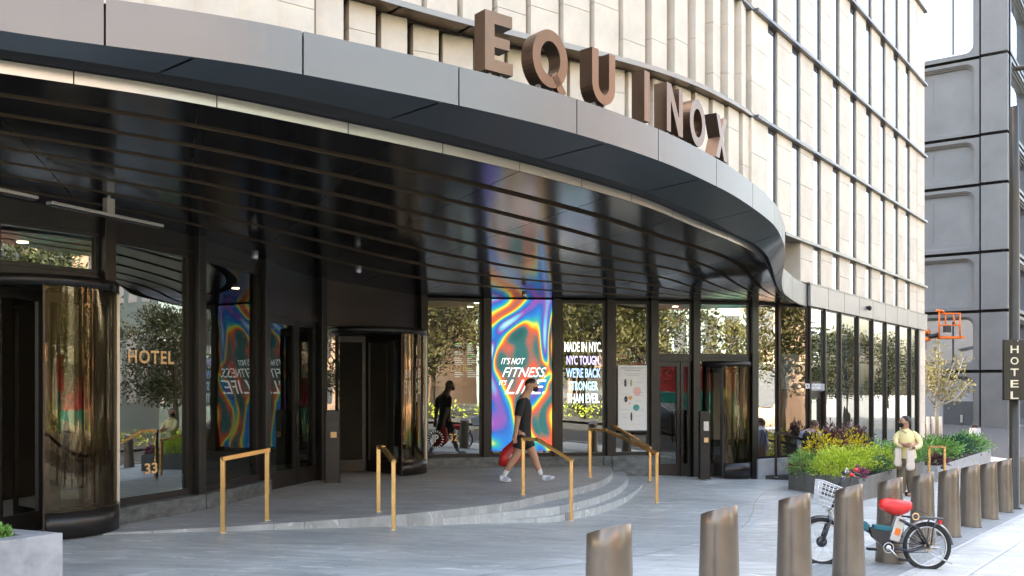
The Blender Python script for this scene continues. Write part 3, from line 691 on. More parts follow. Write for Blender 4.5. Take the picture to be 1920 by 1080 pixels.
def revolving(c, r, z0, z1, a0, a1, zbase, arcs, wingrot, base_arc):
    """drum walls (arcs in degrees), base ring, top ring and three wings"""
    mb = MB(); 
    def arc(mb, r0, r1, A0, A1, za, zb, n=18):
        vs = []
        for k in range(n + 1):
            a = R(A0 + (A1 - A0) * k / n)
            for rr, zz in ((r0, za), (r0, zb), (r1, zb), (r1, za)): vs.append((c[0] + rr * math.cos(a), c[1] + rr * math.sin(a), zz))
        mb.add(vs, [(4 * k + e, 4 * k + (e + 1) % 4, 4 * k + 4 + (e + 1) % 4, 4 * k + 4 + e) for k in range(n) for e in range(4)] + [(0, 1, 2, 3), (4 * n + 3, 4 * n + 2, 4 * n + 1, 4 * n)], True)
    arc(mb, r, r - .5, 0, 360, z1 - .12, z1, 40)
    d = mb.build('revolving_door', M['bronze'], B)
    for A0, A1 in arcs: mb = MB(); arc(mb, r, r - .06, A0, A1, z0, z0 + zbase); mb.build('drum_base', M['bronze'], d)
    for A0, A1 in arcs:
        mb = MB(); vs = []; n = 20
        for k in range(n + 1):
            a = R(A0 + (A1 - A0) * k / n); vs += [(c[0] + (r - .03) * math.cos(a), c[1] + (r - .03) * math.sin(a), z0 + zbase), (c[0] + (r - .03) * math.cos(a), c[1] + (r - .03) * math.sin(a), z1 - .12)]
        mb.add(vs, [(2 * k, 2 * k + 1, 2 * k + 3, 2 * k + 2) for k in range(n)], True); mb.build('drum_pane', M['drumglass'], d)
        for A in (A0, A1):
            mb = MB(); a = R(A); mb.box((c[0] + (r - .03) * math.cos(a), c[1] + (r - .03) * math.sin(a), (z0 + z1) / 2 - .06), (.07, .02, z1 - z0 - .12), a); mb.build('door_edge', M['strip' if A == arcs[0][1] else 'bronze2'], d)
    for k in range(3):
        a = R(wingrot + 120 * k); e = (c[0] + (r - .1) * math.cos(a), c[1] + (r - .1) * math.sin(a)); i_ = (c[0] + .03 * math.cos(a), c[1] + .03 * math.sin(a))
        mb = MB(); mb.bar(i_, e, .04, z0 + .02, z0 + .25); mb.bar(i_, e, .04, z1 - .25, z1 - .13)
        dd = (Vector(e) - Vector(i_)).normalized(); mb.bar(Vector(e) - dd * .06, e, .045, z0 + .25, z1 - .25); mb.bar(i_, Vector(i_) + dd * .06, .045, z0 + .25, z1 - .25)
        wv = mb.build('wing', M['bronze'], d)
    return d
c_ = (W['0'] + W['1']) / 2 + Vector((-.15, .10))
revolving((c_.x, c_.y), .86, FLOOR + .005, H + 1.268, 0, 0, .30, [(-62, 28), (150, 215)], 20, 0)
c_ = (W['4'] + W['5']) / 2 + Vector((-.2, .35))
revolving((c_.x, c_.y), 1.22, FLOOR + .005, H + 1.158, 0, 0, .26, [(-48, 0), (-150, -118)], 75, 0)
c_ = (W['10'] + W['11']) / 2 + Vector((0, .25))
revolving((c_.x + .05, c_.y), .62, DL, H + .578, 0, 0, .30, [(-105, -15), (-200, -140)], 40, 0)
# jambs closing the gaps beside the drums
def jamb(a, c, z0, z1, gm='doorglass'):
    mb = MB(); n_ = nrm(a, c); mb.bar(a, c, .05, z0, z0 + .28, .05); o = mb.build('sidelight', M['bronze'], B)
    aa = Vector(a) + n_ * .05; cc = Vector(c) + n_ * .05; mb = MB(); mb.quad((aa.x, aa.y, z0 + .2), (cc.x, cc.y, z0 + .2), (cc.x, cc.y, z1), (aa.x, aa.y, z1)); mb.build('pane', M[gm], o)
jamb(hit(W['4'], W['5'], 742), hit(W['4'], W['5'], 783), FLOOR, H + 1.16, 'glass'); jamb(hit(W['4'], W['5'], 606), hit(W['4'], W['5'], 640), FLOOR, H + 1.16, 'glass')
jamb(hit(W['0'], W['1'], 118), hit(W['0'], W['1'], 188), FLOOR, H + 1.27, 'glass')
jamb(hit(W['10'], W['11'], 1396), hit(W['10'], W['11'], 1408), DL, H + .58); jamb(hit(W['10'], W['11'], 1311), hit(W['10'], W['11'], 1340), DL, H + .58)

# ---- rooms behind the glass
def off(i, d):
    t = wp_all[min(i + 1, len(wp_all) - 1)] - wp_all[max(i - 1, 0)]; n_ = Vector((-t.y, t.x)).normalized(); return wp_all[i] + n_ * d
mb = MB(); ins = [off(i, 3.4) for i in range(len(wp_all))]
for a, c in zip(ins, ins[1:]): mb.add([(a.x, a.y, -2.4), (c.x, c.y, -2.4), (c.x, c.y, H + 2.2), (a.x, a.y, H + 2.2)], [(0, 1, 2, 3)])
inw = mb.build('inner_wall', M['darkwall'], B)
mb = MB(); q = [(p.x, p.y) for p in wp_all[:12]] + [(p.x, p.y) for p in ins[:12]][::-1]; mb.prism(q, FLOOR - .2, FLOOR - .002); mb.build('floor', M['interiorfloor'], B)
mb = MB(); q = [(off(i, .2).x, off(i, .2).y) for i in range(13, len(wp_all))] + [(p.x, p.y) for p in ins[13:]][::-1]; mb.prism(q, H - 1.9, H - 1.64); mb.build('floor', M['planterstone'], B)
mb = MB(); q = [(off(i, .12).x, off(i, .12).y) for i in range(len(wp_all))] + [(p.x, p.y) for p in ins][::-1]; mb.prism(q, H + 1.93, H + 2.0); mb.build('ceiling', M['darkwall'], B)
for (x, y, i, dd) in ((268, 470, 3, 1.6), (330, 480, 3, 2.5), (960, 566, 8, 1.2), (860, 565, 8, 2.2), (1100, 565, 9, 1.8), (700, 560, 6, 2.0), (120, 420, 2, 1.5), (1350, 566, 12, 1.4)):
    p = off(i, dd); mb = MB(); mb.lathe((p.x, p.y, H + 1.915), [(.07, 0), (.07, .014)], 16); mb.build('downlight', M['lamp'], B)
# beige inner partition beside the right revolving door, pale blinds behind the side windows
a = hit(W['10'], W['11'], 1322) + Vector((.1, 1.3)); c = hit(W['10'], W['11'], 1400) + Vector((.1, 1.35)); mb = MB(); mb.bar(a, c, .05, H - 1.25, H + .6); mb.build('inner_partition', M['beige'], B)
for i in range(3, len(fp) - 1):
    a = fp[i]; c = fp[i + 1]; n_ = nrm(a, c); d_ = c - a
    mb = MB(); p0 = a + n_ * .45 + d_ * .12; p1 = a + n_ * .45 + d_ * (.55 if i % 2 else .62)
    if i == 3: mb.bar(p0, p1, .02, H - 1.6, H - .1); mb.build('blind', M['beige'], B)
    else: mb.bar(p0, p1, .02, H - 1.6, H + 1.2 + .3 * (i % 2)); mb.build('blind', M['blind'], B)
for i in (0, 1):
    a = fp[i]; c = fp[i + 1]; n_ = nrm(a, c); d_ = c - a; mb = MB(); p0 = a + n_ * .2 + d_ * .3; p1 = a + n_ * .2 + d_ * .86; mb.bar(p0, p1, .02, H - .05, H + .78); mb.build('notice', M['white'], B)
mb = MB(); a = fp[0]; c = fp[1]; n_ = nrm(a, c); mb.bar(a + n_ * .5 + (c - a) * .1, a + n_ * .5 + (c - a) * .35, .02, H - 1.2, H + 1.9); mb.build('blind', M['beige'], B)

# ---- lettering on the panes
def tmesh(body, offset=0, shear=0, extrude=0, align='LEFT', space=1.0, res=3):
    cu_ = bpy.data.curves.new('t', 'FONT'); cu_.body = body; cu_.offset = offset; cu_.shear = shear; cu_.extrude = extrude; cu_.align_x = align; cu_.space_character = space; cu_.resolution_u = res
    o = bpy.data.objects.new('t', cu_); col.objects.link(o); dg = bpy.context.evaluated_depsgraph_get(); me = bpy.data.meshes.new_from_object(o.evaluated_get(dg))
    bpy.data.objects.remove(o); return me
def fit_text(name, a, c, box, body, m, parent, front=-.034, depth=.004, **kw):
    """letters sized to fill the rectangle box (px) on the plane a-c"""
    me = tmesh(body, extrude=.5, **kw); xs_ = [v.co.x for v in me.vertices]; ys_ = [v.co.y for v in me.vertices]
    x0, y0, x1, y1 = box; n_ = -nrm(a, c); A = hit(a, c, x0) + n_ * front; C = hit(a, c, x1) + n_ * front
    Ym = (A.y + C.y) / 2; zt = H - (y0 - HZ) / F * Ym; zb = H - (y1 - HZ) / F * Ym
    ex = Vector((C.x - A.x, C.y - A.y, 0)); W_ = ex.length; ex.normalize(); ez = Vector((n_.x, n_.y, 0)).normalized()
    bx, by = min(xs_), min(ys_); sx = W_ / (max(xs_) - bx); sy = (zt - zb) / (max(ys_) - by); o0 = org(parent) if parent else Vector((0, 0, 0))
    base = Vector((A.x, A.y, zb))
    for v in me.vertices: v.co = base + ex * ((v.co.x - bx) * sx) + Vector((0, 0, 1)) * ((v.co.y - by) * sy) + ez * (v.co.z * depth) - o0
    me.materials.clear(); me.materials.append(m); me.name = name
    o = bpy.data.objects.new(name, me); col.objects.link(o)
    if parent: o.parent = parent
    ORG[o.name] = o0
    return o
fit_text('lettering', W['1'], W['2'], (244, 657, 330, 682), 'HOTEL', M['gold'], wins['B'], offset=.02, space=1.15)
fit_text('lettering', W['1'], W['2'], (275, 868, 299, 888), '33', M['gold'], wins['B'], offset=.02)
fit_text('lettering', W['5'], W['6'], (831, 683, 877, 697), 'CLUB', M['gold'], wins['F'], offset=.02, space=1.2)
fit_text('lettering', W['5'], W['6'], (843, 813, 860, 827), '32', M['gold'], wins['F'], offset=.01)
jp = fit_text('lettering', W['5'], W['6'], (809, 815, 823, 834), 'JP', M['white'], wins['F'], offset=.02)
mb = MB(); pc = hit(W['5'], W['6'], 816) - nrm(W['5'], W['6']) * .03; ex = (W['6'] - W['5']).normalized(); zc = H - (824 - HZ) / F * pc.y
for k in range(20):
    a = 2 * math.pi * k / 20
    def rp(r, da): aa = a + da; q = pc + ex * (r * math.cos(aa)); return (q.x, q.y, zc + r * 1.12 * math.sin(aa))
    mb.quad(rp(.135, -.05), rp(.178, -.05), rp(.178, .05), rp(.135, .05))
mb.build('emblem', M['white'], wins['F'])
for k, (t_, cc, bx) in enumerate((('MADE IN NYC.', (.95, .95, .85), (1059, 641, 1129, 660)), ('NYC TOUGH.', (.62, .55, .95), (1063, 667, 1126, 684)), ("WE'RE BACK", (.40, .60, .95), (1062, 690, 1127, 708)), ('STRONGER', (.50, .85, .92), (1067, 715, 1122, 732)), ('THAN EVER.', (.80, .95, .98), (1064, 738, 1125, 756)))):
    fit_text('lettering', W['7'], W['8'], bx, t_, mat('lit_letters', cc, .5, emit=cc, estr=.2), wins['H'], offset=.018)
fit_text('lettering', fp[0], fp[1], (1426, 731, 1452, 742), 'OFFICES', M['bronze'], wins['L0'], offset=.01)
mb = MB(); n_ = nrm(fp[2], fp[3]); a = fp[2].lerp(fp[3], .07) - n_ * .03; c = fp[2].lerp(fp[3], .95) - n_ * .03; mb.bar(a, c, .03, H - .08, H + .085); sb = mb.build('shop_sign', M['wallgrey'], B)
fit_text('lettering', fp[2], fp[3], (1506, 719, 1535, 729), 'SOULCYCLE', M['white'], sb, front=.05, offset=.02)
# menu board behind the club window
mb = MB(); n_ = nrm(W['5'], W['6']); a = hit(W['5'], W['6'], 852) + n_ * .14; c = hit(W['5'], W['6'], 899) + n_ * .14; mb.bar(a, c, .03, at(0, 708, 20)[2], at(0, 640, 20)[2]); menu = mb.build('menu_screen', M['black'], B)
mw = mat('lit_menu_white', (.8, .9, .9), .5, emit=(.8, .95, .9), estr=.2); mg = mat('lit_menu_green', (.1, .8, .2), .5, emit=(.1, .9, .2), estr=.22)
random.seed(3)
for mm, nm in ((mw, 0), (mg, 1)):
    mb = MB(); dv = (c - a); 
    for row in range(17):
        for cx in (.06, .56):
            if random.random() < .3 or (row % 6 == 0) != (nm == 1): continue
            zz = at(0, 643 + row * 3.9, 20)[2]; u0 = a + dv * cx - n_ * .02; u1 = a + dv * (cx + random.uniform(.18, .36)) - n_ * .02; mb.bar(u0, u1, .004, zz - .014, zz)
    mb.build('menu_text', mm, menu)
# brass shelf bar seen in the club window
mb = MB(); a = hit(W['5'], W['6'], 800) + n_ * 1.2; c = hit(W['5'], W['6'], 897) + n_ * 1.2; mb.bar(a, c, .5, H + .02, H + .12); mb.build('counter', M['gold'], B)

# ---- display screen with swirling colours
def swirl():
    m = bpy.data.materials.new('iridescent_screen'); m.use_nodes = True; t = m.node_tree; N = t.nodes; Lk = t.links; bs = N['Principled BSDF']
    tc = N.new('ShaderNodeTexCoord'); mp = N.new('ShaderNodeMapping'); mp.inputs['Scale'].default_value = (.75, .1, 1.5); mp.inputs['Rotation'].default_value = (0, R(28), 0); mp.inputs['Location'].default_value = (.3, 0, .55); Lk.new(tc.outputs['Generated'], mp.inputs[0])
    n1 = N.new('ShaderNodeTexNoise'); n1.inputs['Scale'].default_value = 1.1; n1.inputs['Detail'].default_value = .8; n1.inputs['Distortion'].default_value = 2.4; Lk.new(mp.outputs[0], n1.inputs[0])
    mt = N.new('ShaderNodeMath'); mt.operation = 'MULTIPLY'; mt.inputs[1].default_value = 3.1; Lk.new(n1.outputs[0], mt.inputs[0]); fr = N.new('ShaderNodeMath'); fr.operation = 'PINGPONG'; fr.inputs[1].default_value = 1; Lk.new(mt.outputs[0], fr.inputs[0])
    cr = N.new('ShaderNodeValToRGB'); Lk.new(fr.outputs[0], cr.inputs[0]); e = cr.color_ramp
    cols = [(0, (.01, .10, .10)), (.16, (.02, .16, .15)), (.28, (.9, .10, .03)), (.36, (.95, .55, .03)), (.43, (.75, .80, .10)), (.50, (.03, .45, .35)), (.62, (.01, .22, .65)), (.72, (.02, .12, .50)), (.80, (.30, .08, .40)), (.88, (.10, .55, .80)), (1, (.75, .85, .9))]
    e.elements[0].color = (*cols[0][1], 1); e.elements[0].position = 0; e.elements[1].position = 1; e.elements[1].color = (*cols[-1][1], 1)
    for p_, c__ in cols[1:-1]: q = e.elements.new(p_); q.color = (*c__, 1)
    Lk.new(cr.outputs[0], bs.inputs['Emission Color']); bs.inputs['Emission Strength'].default_value = .135; bs.inputs['Base Color'].default_value = (.02, .02, .02, 1); bs.inputs['Roughness'].default_value = .3
    return m
n_ = nrm(W['6'], W['7']); a = hit(W['6'], W['7'], 922) - n_ * .015; c = hit(W['6'], W['7'], 1034.5) - n_ * .015
zb, zt = at(0, 846, a.y)[2], at(0, 561, a.y)[2]
scr = thing('display_screen', 'tall lit screen of swirling rainbow colours with white handwritten words behind the walking man', 'screen', ((a.x + c.x) / 2, (a.y + c.y) / 2, zb))
mb = MB(); mb.bar(a, c, .03, zb, zt); mb.build('screen', swirl(), scr)
wl = mat('lit_white_words', (.9, .9, .9), .5, emit=(1, 1, 1), estr=.2)
for t_, bx in (("IT'S NOT", (939, 671, 984, 683)), ('FITNESS.', (941, 689, 1024, 707)), ("IT'S", (935, 713, 950, 722)), ('LIFE.', (946, 712, 1024, 739))):
    fit_text('lettering', W['6'], W['7'], bx, t_, wl, scr, front=.035, offset=.0, shear=.45)
# ---- health notice
n_ = nrm(W['8'], W['9']); a = hit(W['8'], W['9'], 1158) - n_ * .03; c = hit(W['8'], W['9'], 1212) - n_ * .03; zb, zt = at(0, 807, a.y)[2], at(0, 685, a.y)[2]
nt_ = thing('wall_poster', 'white health notice with small drawings stuck inside the window', 'poster', ((a.x + c.x) / 2, (a.y + c.y) / 2, zb))
mb = MB(); mb.bar(a, c, .008, zb, zt); mb.build('sheet', M['white'], nt_)
pg = mat('poster_grey_print', (.45, .45, .46), .6); mb = MB(); dv = c - a; hgt = zt - zb
def prow(mb, u0, u1, v, th=.006):
    p0 = a + dv * u0 - n_ * .008; p1 = a + dv * u1 - n_ * .008; mb.bar(p0, p1, .003, zt - hgt * v - th, zt - hgt * v + th)
for u0, u1, v, th in ((.1, .9, .04, .010), (.22, .78, .075, .010), (.2, .8, .13, .004), (.28, .72, .155, .004)): prow(mb, u0, u1, v, th)
random.seed(5)
for v in (.24, .26, .28, .42, .44, .46, .53, .55, .66, .68, .70, .76, .78, .80): 
    u = .6 if int(v * 50) % 2 else .1; prow(mb, u, u + random.uniform(.2, .3), v, .0035)
for k in range(20): prow(mb, .06 + k * .044, .10 + k * .044, .905, .002)
mb.build('print', pg, nt_)
def blobs(colr, lst):
    m_ = mat('poster_ink', colr, .6)
    for u, v, ru, rv in lst:
        mb = MB(); pc = a + dv * u - n_ * .009; ex = dv.normalized(); vs = [(pc.x + ex.x * ru * math.cos(t), pc.y + ex.y * ru * math.cos(t), zt - hgt * v + rv * math.sin(t)) for t in [2 * math.pi * k / 12 for k in range(12)]]
        mb.add(vs, [tuple(range(12))]); mb.build('drawing', m_, nt_)
blobs((.02, .03, .05), [(.25, .27, .03, .09), (.27, .52, .04, .07), (.46, .79, .022, .10)]); blobs((.35, .4, .1), [(.45, .27, .022, .08)])
blobs((.8, .5, .45), [(.66, .40, .09, .10), (.40, .585, .03, .02)]); blobs((.05, .35, .32), [(.63, .65, .075, .07)]); blobs((.75, .42, .1), [(.42, .50, .05, .045)])
mb = MB()
for (v0, tx) in ((.44, ''),): pass

# ---- big letters standing on the canopy
sign = None
SB_ = [fpos(lenpx(p)) for p in (930, 1038, 1142, 1216, 1273, 1320, 1358)]
sign = thing('sign_lettering', 'row of big bronze capital letters standing along the canopy edge', 'sign', (SB_[3][0].x, SB_[3][0].y, H + 2.96))
def ringpoly(rx, ry, n=40, c=(0, 0)): return [(c[0] + rx * math.cos(2 * math.pi * k / n), c[1] + ry * math.sin(2 * math.pi * k / n)) for k in range(n)]
def glyph(ch):
    """returns list of (outer, inner or None) outlines in a unit-high box; w"""
    s = .20
    if ch == 'E': return [([(0, 0), (.66, 0), (.66, s), (s + .02, s), (s + .02, .41), (.58, .41), (.58, .59), (s + .02, .59), (s + .02, 1 - s), (.64, 1 - s), (.64, 1), (0, 1)], None)], .66
    if ch == 'O': return [(ringpoly(.48, .51, c=(.48, .5)), ringpoly(.27, .31, c=(.48, .5)))], .96
    if ch == 'Q': return [(ringpoly(.48, .51, c=(.48, .5)), ringpoly(.27, .31, c=(.48, .5))), ([(.50, .22), (.64, .30), (.92, -.04), (.72, -.08)], None)], .96
    if ch == 'I': return [([(0, 0), (.22, 0), (.22, 1), (0, 1)], None)], .22
    if ch == 'N': return [([(0, 0), (s, 0), (s, .66), (.60, 0), (.82, 0), (.82, 1), (.62, 1), (.62, .36), (.22, 1), (0, 1)], None)], .82
    if ch == 'X': return [([(0, 0), (.24, 0), (.42, .33), (.60, 0), (.84, 0), (.54, .51), (.82, 1), (.58, 1), (.42, .70), (.26, 1), (.02, 1), (.30, .51)], None)], .84
    if ch == 'U':
        o = [(.0, 1), (0, .38)] + [(.39 - .39 * math.cos(t), .38 - .38 * math.sin(t)) for t in [math.pi * k / 14 for k in range(1, 14)]] + [(.78, .38), (.78, 1), (.57, 1), (.57, .38)]
        o += [(.39 + .18 * math.cos(t), .38 - .19 * math.sin(t)) for t in [math.pi * k / 12 for k in range(1, 12)]] + [(.21, .38), (.21, 1)]
        return [(o, None)], .78
def solid(outer, inner, dep):
    bm = bmesh.new(); vo = [bm.verts.new((x, 0, z)) for x, z in outer]; es = [bm.edges.new((vo[i], vo[(i + 1) % len(vo)])) for i in range(len(vo))]
    if inner:
        vi = [bm.verts.new((x, 0, z)) for x, z in inner]; es += [bm.edges.new((vi[i], vi[(i + 1) % len(vi)])) for i in range(len(vi))]
    bmesh.ops.triangle_fill(bm, use_beauty=True, edges=es)
    r = bmesh.ops.extrude_face_region(bm, geom=bm.faces[:]); bmesh.ops.translate(bm, vec=(0, dep, 0), verts=[v for v in r['geom'] if isinstance(v, bmesh.types.BMVert)])
    bmesh.ops.recalc_face_normals(bm, faces=bm.faces); vs = [v.co.copy() for v in bm.verts]; bm.verts.index_update(); fs = [tuple(v.index for v in f.verts) for f in bm.faces]; bm.free(); return vs, fs
LH = .57
for ch, (p, t) in zip('EQUINOX', SB_):
    gl_, wd = glyph(ch); wsc = LH * .90; n_ = Vector((-t.y, t.x, 0)).normalized(); tt = Vector((t.x, t.y, 0)).normalized(); base = Vector((p.x, p.y, H + 3.02)) + n_ * .05 - tt * wd * wsc / 2
    mb = MB()
    for outer, inner in gl_:
        vs, fs = solid([(x * wsc, z * LH) for x, z in outer], [(x * wsc, z * LH) for x, z in inner] if inner else None, .17 + (.004 if len(outer) == 4 and ch == 'Q' else 0))
        mb.add([base + tt * v.x + n_ * v.y + Vector((0, 0, v.z)) for v in vs], fs)
    lt = mb.build('letter', M['copper'], sign)
    for u in ((.3, .7) if ch not in 'I' else (.5,)):
        mb = MB(); q = base + tt * wd * wsc * u + n_ * .08; mb.box((q.x, q.y, H + 2.975), (.035, .05, .13), math.atan2(t.y, t.x)); mb.build('peg', M['band'], lt)

# ---- lamps and cameras under the canopy
def hbar(pa, pb, label, br=True, zoff=0):
    a = Vector(pa); c = Vector(pb); o = thing('ceiling_heater', label, 'heater', (a + c) / 2, 'bar heaters under the canopy')
    ang = math.atan2((c - a).y, (c - a).x); L_ = Vector(((c - a).x, (c - a).y)).length; m_ = (a + c) / 2
    mb = MB(); mb.box(m_, (L_, .10, .035), ang); mb.build('heater_bar', M['strip'], o, bevel=.006)
    mb = MB(); mb.box(m_ - Vector((0, 0, .024)), (L_ * .98, .07, .012), ang); mb.build('grille', M['bronze2'], o)
    mb = MB(); mb.box(m_ + Vector((0, 0, .10)), (.11, .07, .18), ang); mb.tube([m_ + Vector((0, 0, .18)), m_ + Vector((0, 0, .5))], .02); mb.build('bracket', M['strip'], o)
hbar(onz(92, 380, 1.98), Vector(onz(302, 424, 1.98)), 'long bar heater hanging under the canopy right above the first post')
hbar(onz(-130, 330, 1.98), onz(67, 371, 1.98), 'bar heater cut by the left edge of the picture')
for px, py, zr, lb in ((983, 557, 1.90, 'small dome camera above the rainbow screen'), (478, 486, 1.93, 'small dome camera above the dark narrow window'), (33, 424, 2.0, 'small dome camera over the left revolving door'), (672, 512, 1.93, 'small dome camera over the middle revolving door')):
    p = onz(px, py, zr); p = p * .965 + Vector((0, 0, H * .035)) if px != 33 else p
    o = thing('security_camera', lb, 'camera', p); mb = MB(); mb.lathe(p, [(.045, 0), (.05, .03), (.05, .12)], 14); mb.build('housing', M['silver'], o); mb = MB(); mb.ell(p, (.04, .04, .04)); mb.build('lens_dome', M['black'], o)
p = fl(25.75, -.16); o = thing('security_camera', 'small round camera fixed to the metal band above the side windows', 'camera', (p.x, p.y, H + 2.13)); mb = MB(); mb.ell((p.x, p.y, H + 2.16), (.06, .06, .07)); mb.build('lens_dome', M['black'], o)
mb = MB(); mb.box((p.x - .05, p.y + .04, H + 2.17), (.12, .06, .09), DANG); mb.build('housing', M['bronze'], o)

# ------------------------------------------------------------------ handrails
def rail(pts, r, m, label, name='handrail', group='handrails of the entrance steps'):
    """pts: [post foot, post head, ..., last head, last foot]"""
    o = thing(name, label, 'handrail', pts[0], group); h = r
    def sq(a, b, w_=None):
        mb = MB(); a = Vector(a); b = Vector(b); d = (b - a).normalized(); up = Vector((0, 0, 1)) if abs(d.z) < .9 else Vector((0, 1, 0)); x = d.cross(up).normalized(); y = x.cross(d)
        a2, b2 = a - d * h * (0 if abs(d.z) > .9 else 1), b + d * h * (0 if abs(d.z) > .9 else 1)
        vs = [p + x * u * h + y * v * h for p in (a2, b2) for u, v in ((-1, -1), (1, -1), (1, 1), (-1, 1))]
        return mb.add(vs, [(3, 2, 1, 0), (4, 5, 6, 7), (0, 1, 5, 4), (1, 2, 6, 5), (2, 3, 7, 6), (3, 0, 4, 7)])
    sq(pts[0], pts[1]).build('post', M[m], o, bevel=.003); sq(pts[-1], pts[-2]).build('post', M[m], o, bevel=.003)
    mid_ = pts[1:-1]; mb = MB()
    for a, b in zip(mid_, mid_[1:]): s_ = sq(a, b); mb.add(s_.v, s_.f)
    mb.build('rail', M[m], o)
    mb = MB()
    for p in (pts[0], pts[-1]): mb.lathe(Vector(p), [(h * 2, 0), (h * 2, .006)], 14)
    mb.build('foot_plate', M['steel'], o); return o
def foot(px, py, hz=None): return ong(px, py) if hz is None else onz(px, py, -hz)
def up(p, py): return Vector((p.x, p.y, H - (py - HZ) / F * p.y))
a, c = foot(418, 999), foot(501, 976, 1.72); rail([a, up(a, 860), up(c, 844), c], .026, 'brass', 'brass handrail nearest the hotel lettering, its top bar running level')
a, c = foot(710, 960, 1.72), foot(738, 993); k_ = a.lerp(c, .30); rail([a, up(a, 838), Vector((k_.x, k_.y, up(a, 838).z)), up(c, 864), c], .026, 'brass', 'brass handrail in front of the middle revolving door, sloping down towards the viewer')
a, c = foot(981, 928, 1.72), foot(1071, 976); k_ = a.lerp(c, .30); rail([a, up(a, 823), Vector((k_.x, k_.y, up(a, 823).z)), up(c, 863), c], .026, 'brass', 'brass handrail crossing in front of the walking man')
a, c = foot(1106, 895, 1.72), foot(1231.5, 943, 2.0); k_ = a.lerp(c, .26); rail([a, up(a, 805), Vector((k_.x, k_.y, up(a, 805).z)), up(c, 850), c], .026, 'brass', 'nearer of the two brass handrails beside the granite plinth')
a, c = foot(1116, 868, 1.72), foot(1218.7, 906, 2.0); a.y -= .25; c = onz(1218.7, 902, -1.95); k_ = a.lerp(c, .22); rail([a, up(a, 790), Vector((k_.x, k_.y, up(a, 790).z)), up(c, 839), c], .026, 'brass', 'farther brass handrail right against the granite plinth')
# dark stair rail by the side windows
a = Vector((5.72, 20.35, H - 1.95)); c = Vector((7.9, 22.35, H - 2.5)); aa = a + Vector((0, 0, .95)); k_ = a + (c - a) * .12 + Vector((0, 0, .95)); k_.z = aa.z; rail([a, aa, k_, c + Vector((0, 0, .85)), c], .024, 'bronze2', 'dark bronze stair rail at the left end of the flower planter')
a, c = ong(1742, 915), ong(1771, 912); rail([a, up(a, 838), up(c, 838), c], .024, 'brass', 'short copper rail rising from the brown plants behind the bollards')

# ------------------------------------------------------------------ card-reader posts
def reader(px0, px1, ytop, ybase, hz, label):
    p = onz((px0 + px1) / 2, ybase, -hz); wd = (px1 - px0) / F * p.y; zt_ = up(p, ytop).z
    o = thing('intercom_post', label, 'intercom', p, 'intercom posts beside the doors')
    mb = MB(); mb.box((p.x, p.y, (p.z + zt_) / 2), (wd, .14, zt_ - p.z), R(6)); mb.build('housing', M['bronze'], o, bevel=.012)
    mb = MB(); mb.box((p.x + wd * .12, p.y - .078, zt_ - .32), (wd * .5, .012, .2), R(6)); mb.build('reader_panel', M['spandrel'] if px0 < 1000 else M['silver'], o)
    mb = MB(); mb.box((p.x + wd * .12, p.y - .080, zt_ - .62 if px0 > 1000 else zt_ - .44), (wd * .42, .012, .10), R(6)); mb.build('button_plate', M['gold'], o)
    mb = MB(); mb.box((p.x, p.y, p.z + .006), (wd + .04, .18, .012), R(6)); mb.build('foot_plate', M['bronze2'], o)
reader(611, 637, 769, 905, 1.72, 'black intercom post beside the middle revolving door')
reader(1311, 1330, 771, 898, 1.985, 'black intercom post beside the right revolving door')

# ------------------------------------------------------------------ bollards
def bollard(X, Y, hgt, label):
    z0 = g(X, Y); o = thing('bollard', label, 'bollard', (X, Y, z0), 'bronze bollards along the pavement')
    n = 40; mb = MB(); vs = []; prof = [(.163, -.02), (.163, .01), (.158, .12), (.150, .35), (.142, .6), (.1365, .85)]
    def top(x, y): return hgt + .22 * x - .24 * y
    for k in range(n):
        a = 2 * math.pi * k / n
        for r, z in prof: vs.append((r * math.cos(a), r * math.sin(a), z * hgt / .95))
        r = .134; vs.append((r * math.cos(a), r * math.sin(a), top(r * math.cos(a), r * math.sin(a))))
        vs.append((r * .97 * math.cos(a), r * .97 * math.sin(a), top(r * math.cos(a), r * math.sin(a)) + .003))
    m_ = len(prof) + 2; fs = [(k * m_ + e, ((k + 1) % n) * m_ + e, ((k + 1) % n) * m_ + e + 1, k * m_ + e + 1) for k in range(n) for e in range(m_ - 1)]
    mb.add(vs, fs, True); mb.f.append(tuple(k * m_ + m_ - 1 for k in range(n))); mb.sm.append(False)
    mb.build('sleeve', M['bollard'], o, local=True)
    mb = MB(); mb.lathe((0, 0, -.01), [(.175, 0), (.175, .016), (.166, .02)], 32); mb.build('base_ring', M['bronze2'], o, local=True)
blabels = ['nearest bollard, cut by the bottom edge left of the others', 'second nearest bollard, standing alone in the plaza', 'bollard just left of the bicycle front wheel', 'tall bollard hiding the middle of the bicycle',
           'bollard behind the red bicycle saddle', 'bollard behind the bicycle luggage rack', 'bollard just right of the bicycle rear wheel', 'second bollard to the right of the bicycle', 'third bollard to the right of the bicycle', 'bollard just left of the sign post', 'last bollard, half hidden behind the sign post']
for i in range(1, 12):
    Y = 5.58 + 1.3 * (i - 1); 
    if i == 11: Y = 19.1
    X = .724 * Y - 3.463
    # top height seen in the photograph falls evenly along the street
    s_, _ = toSQ(X, Y); ht = (H - .845 - .0350 * (s_ - 4.86)) - g(X, Y)
    bollard(X, Y, clamp(ht, .86, .98), blabels[i - 1])

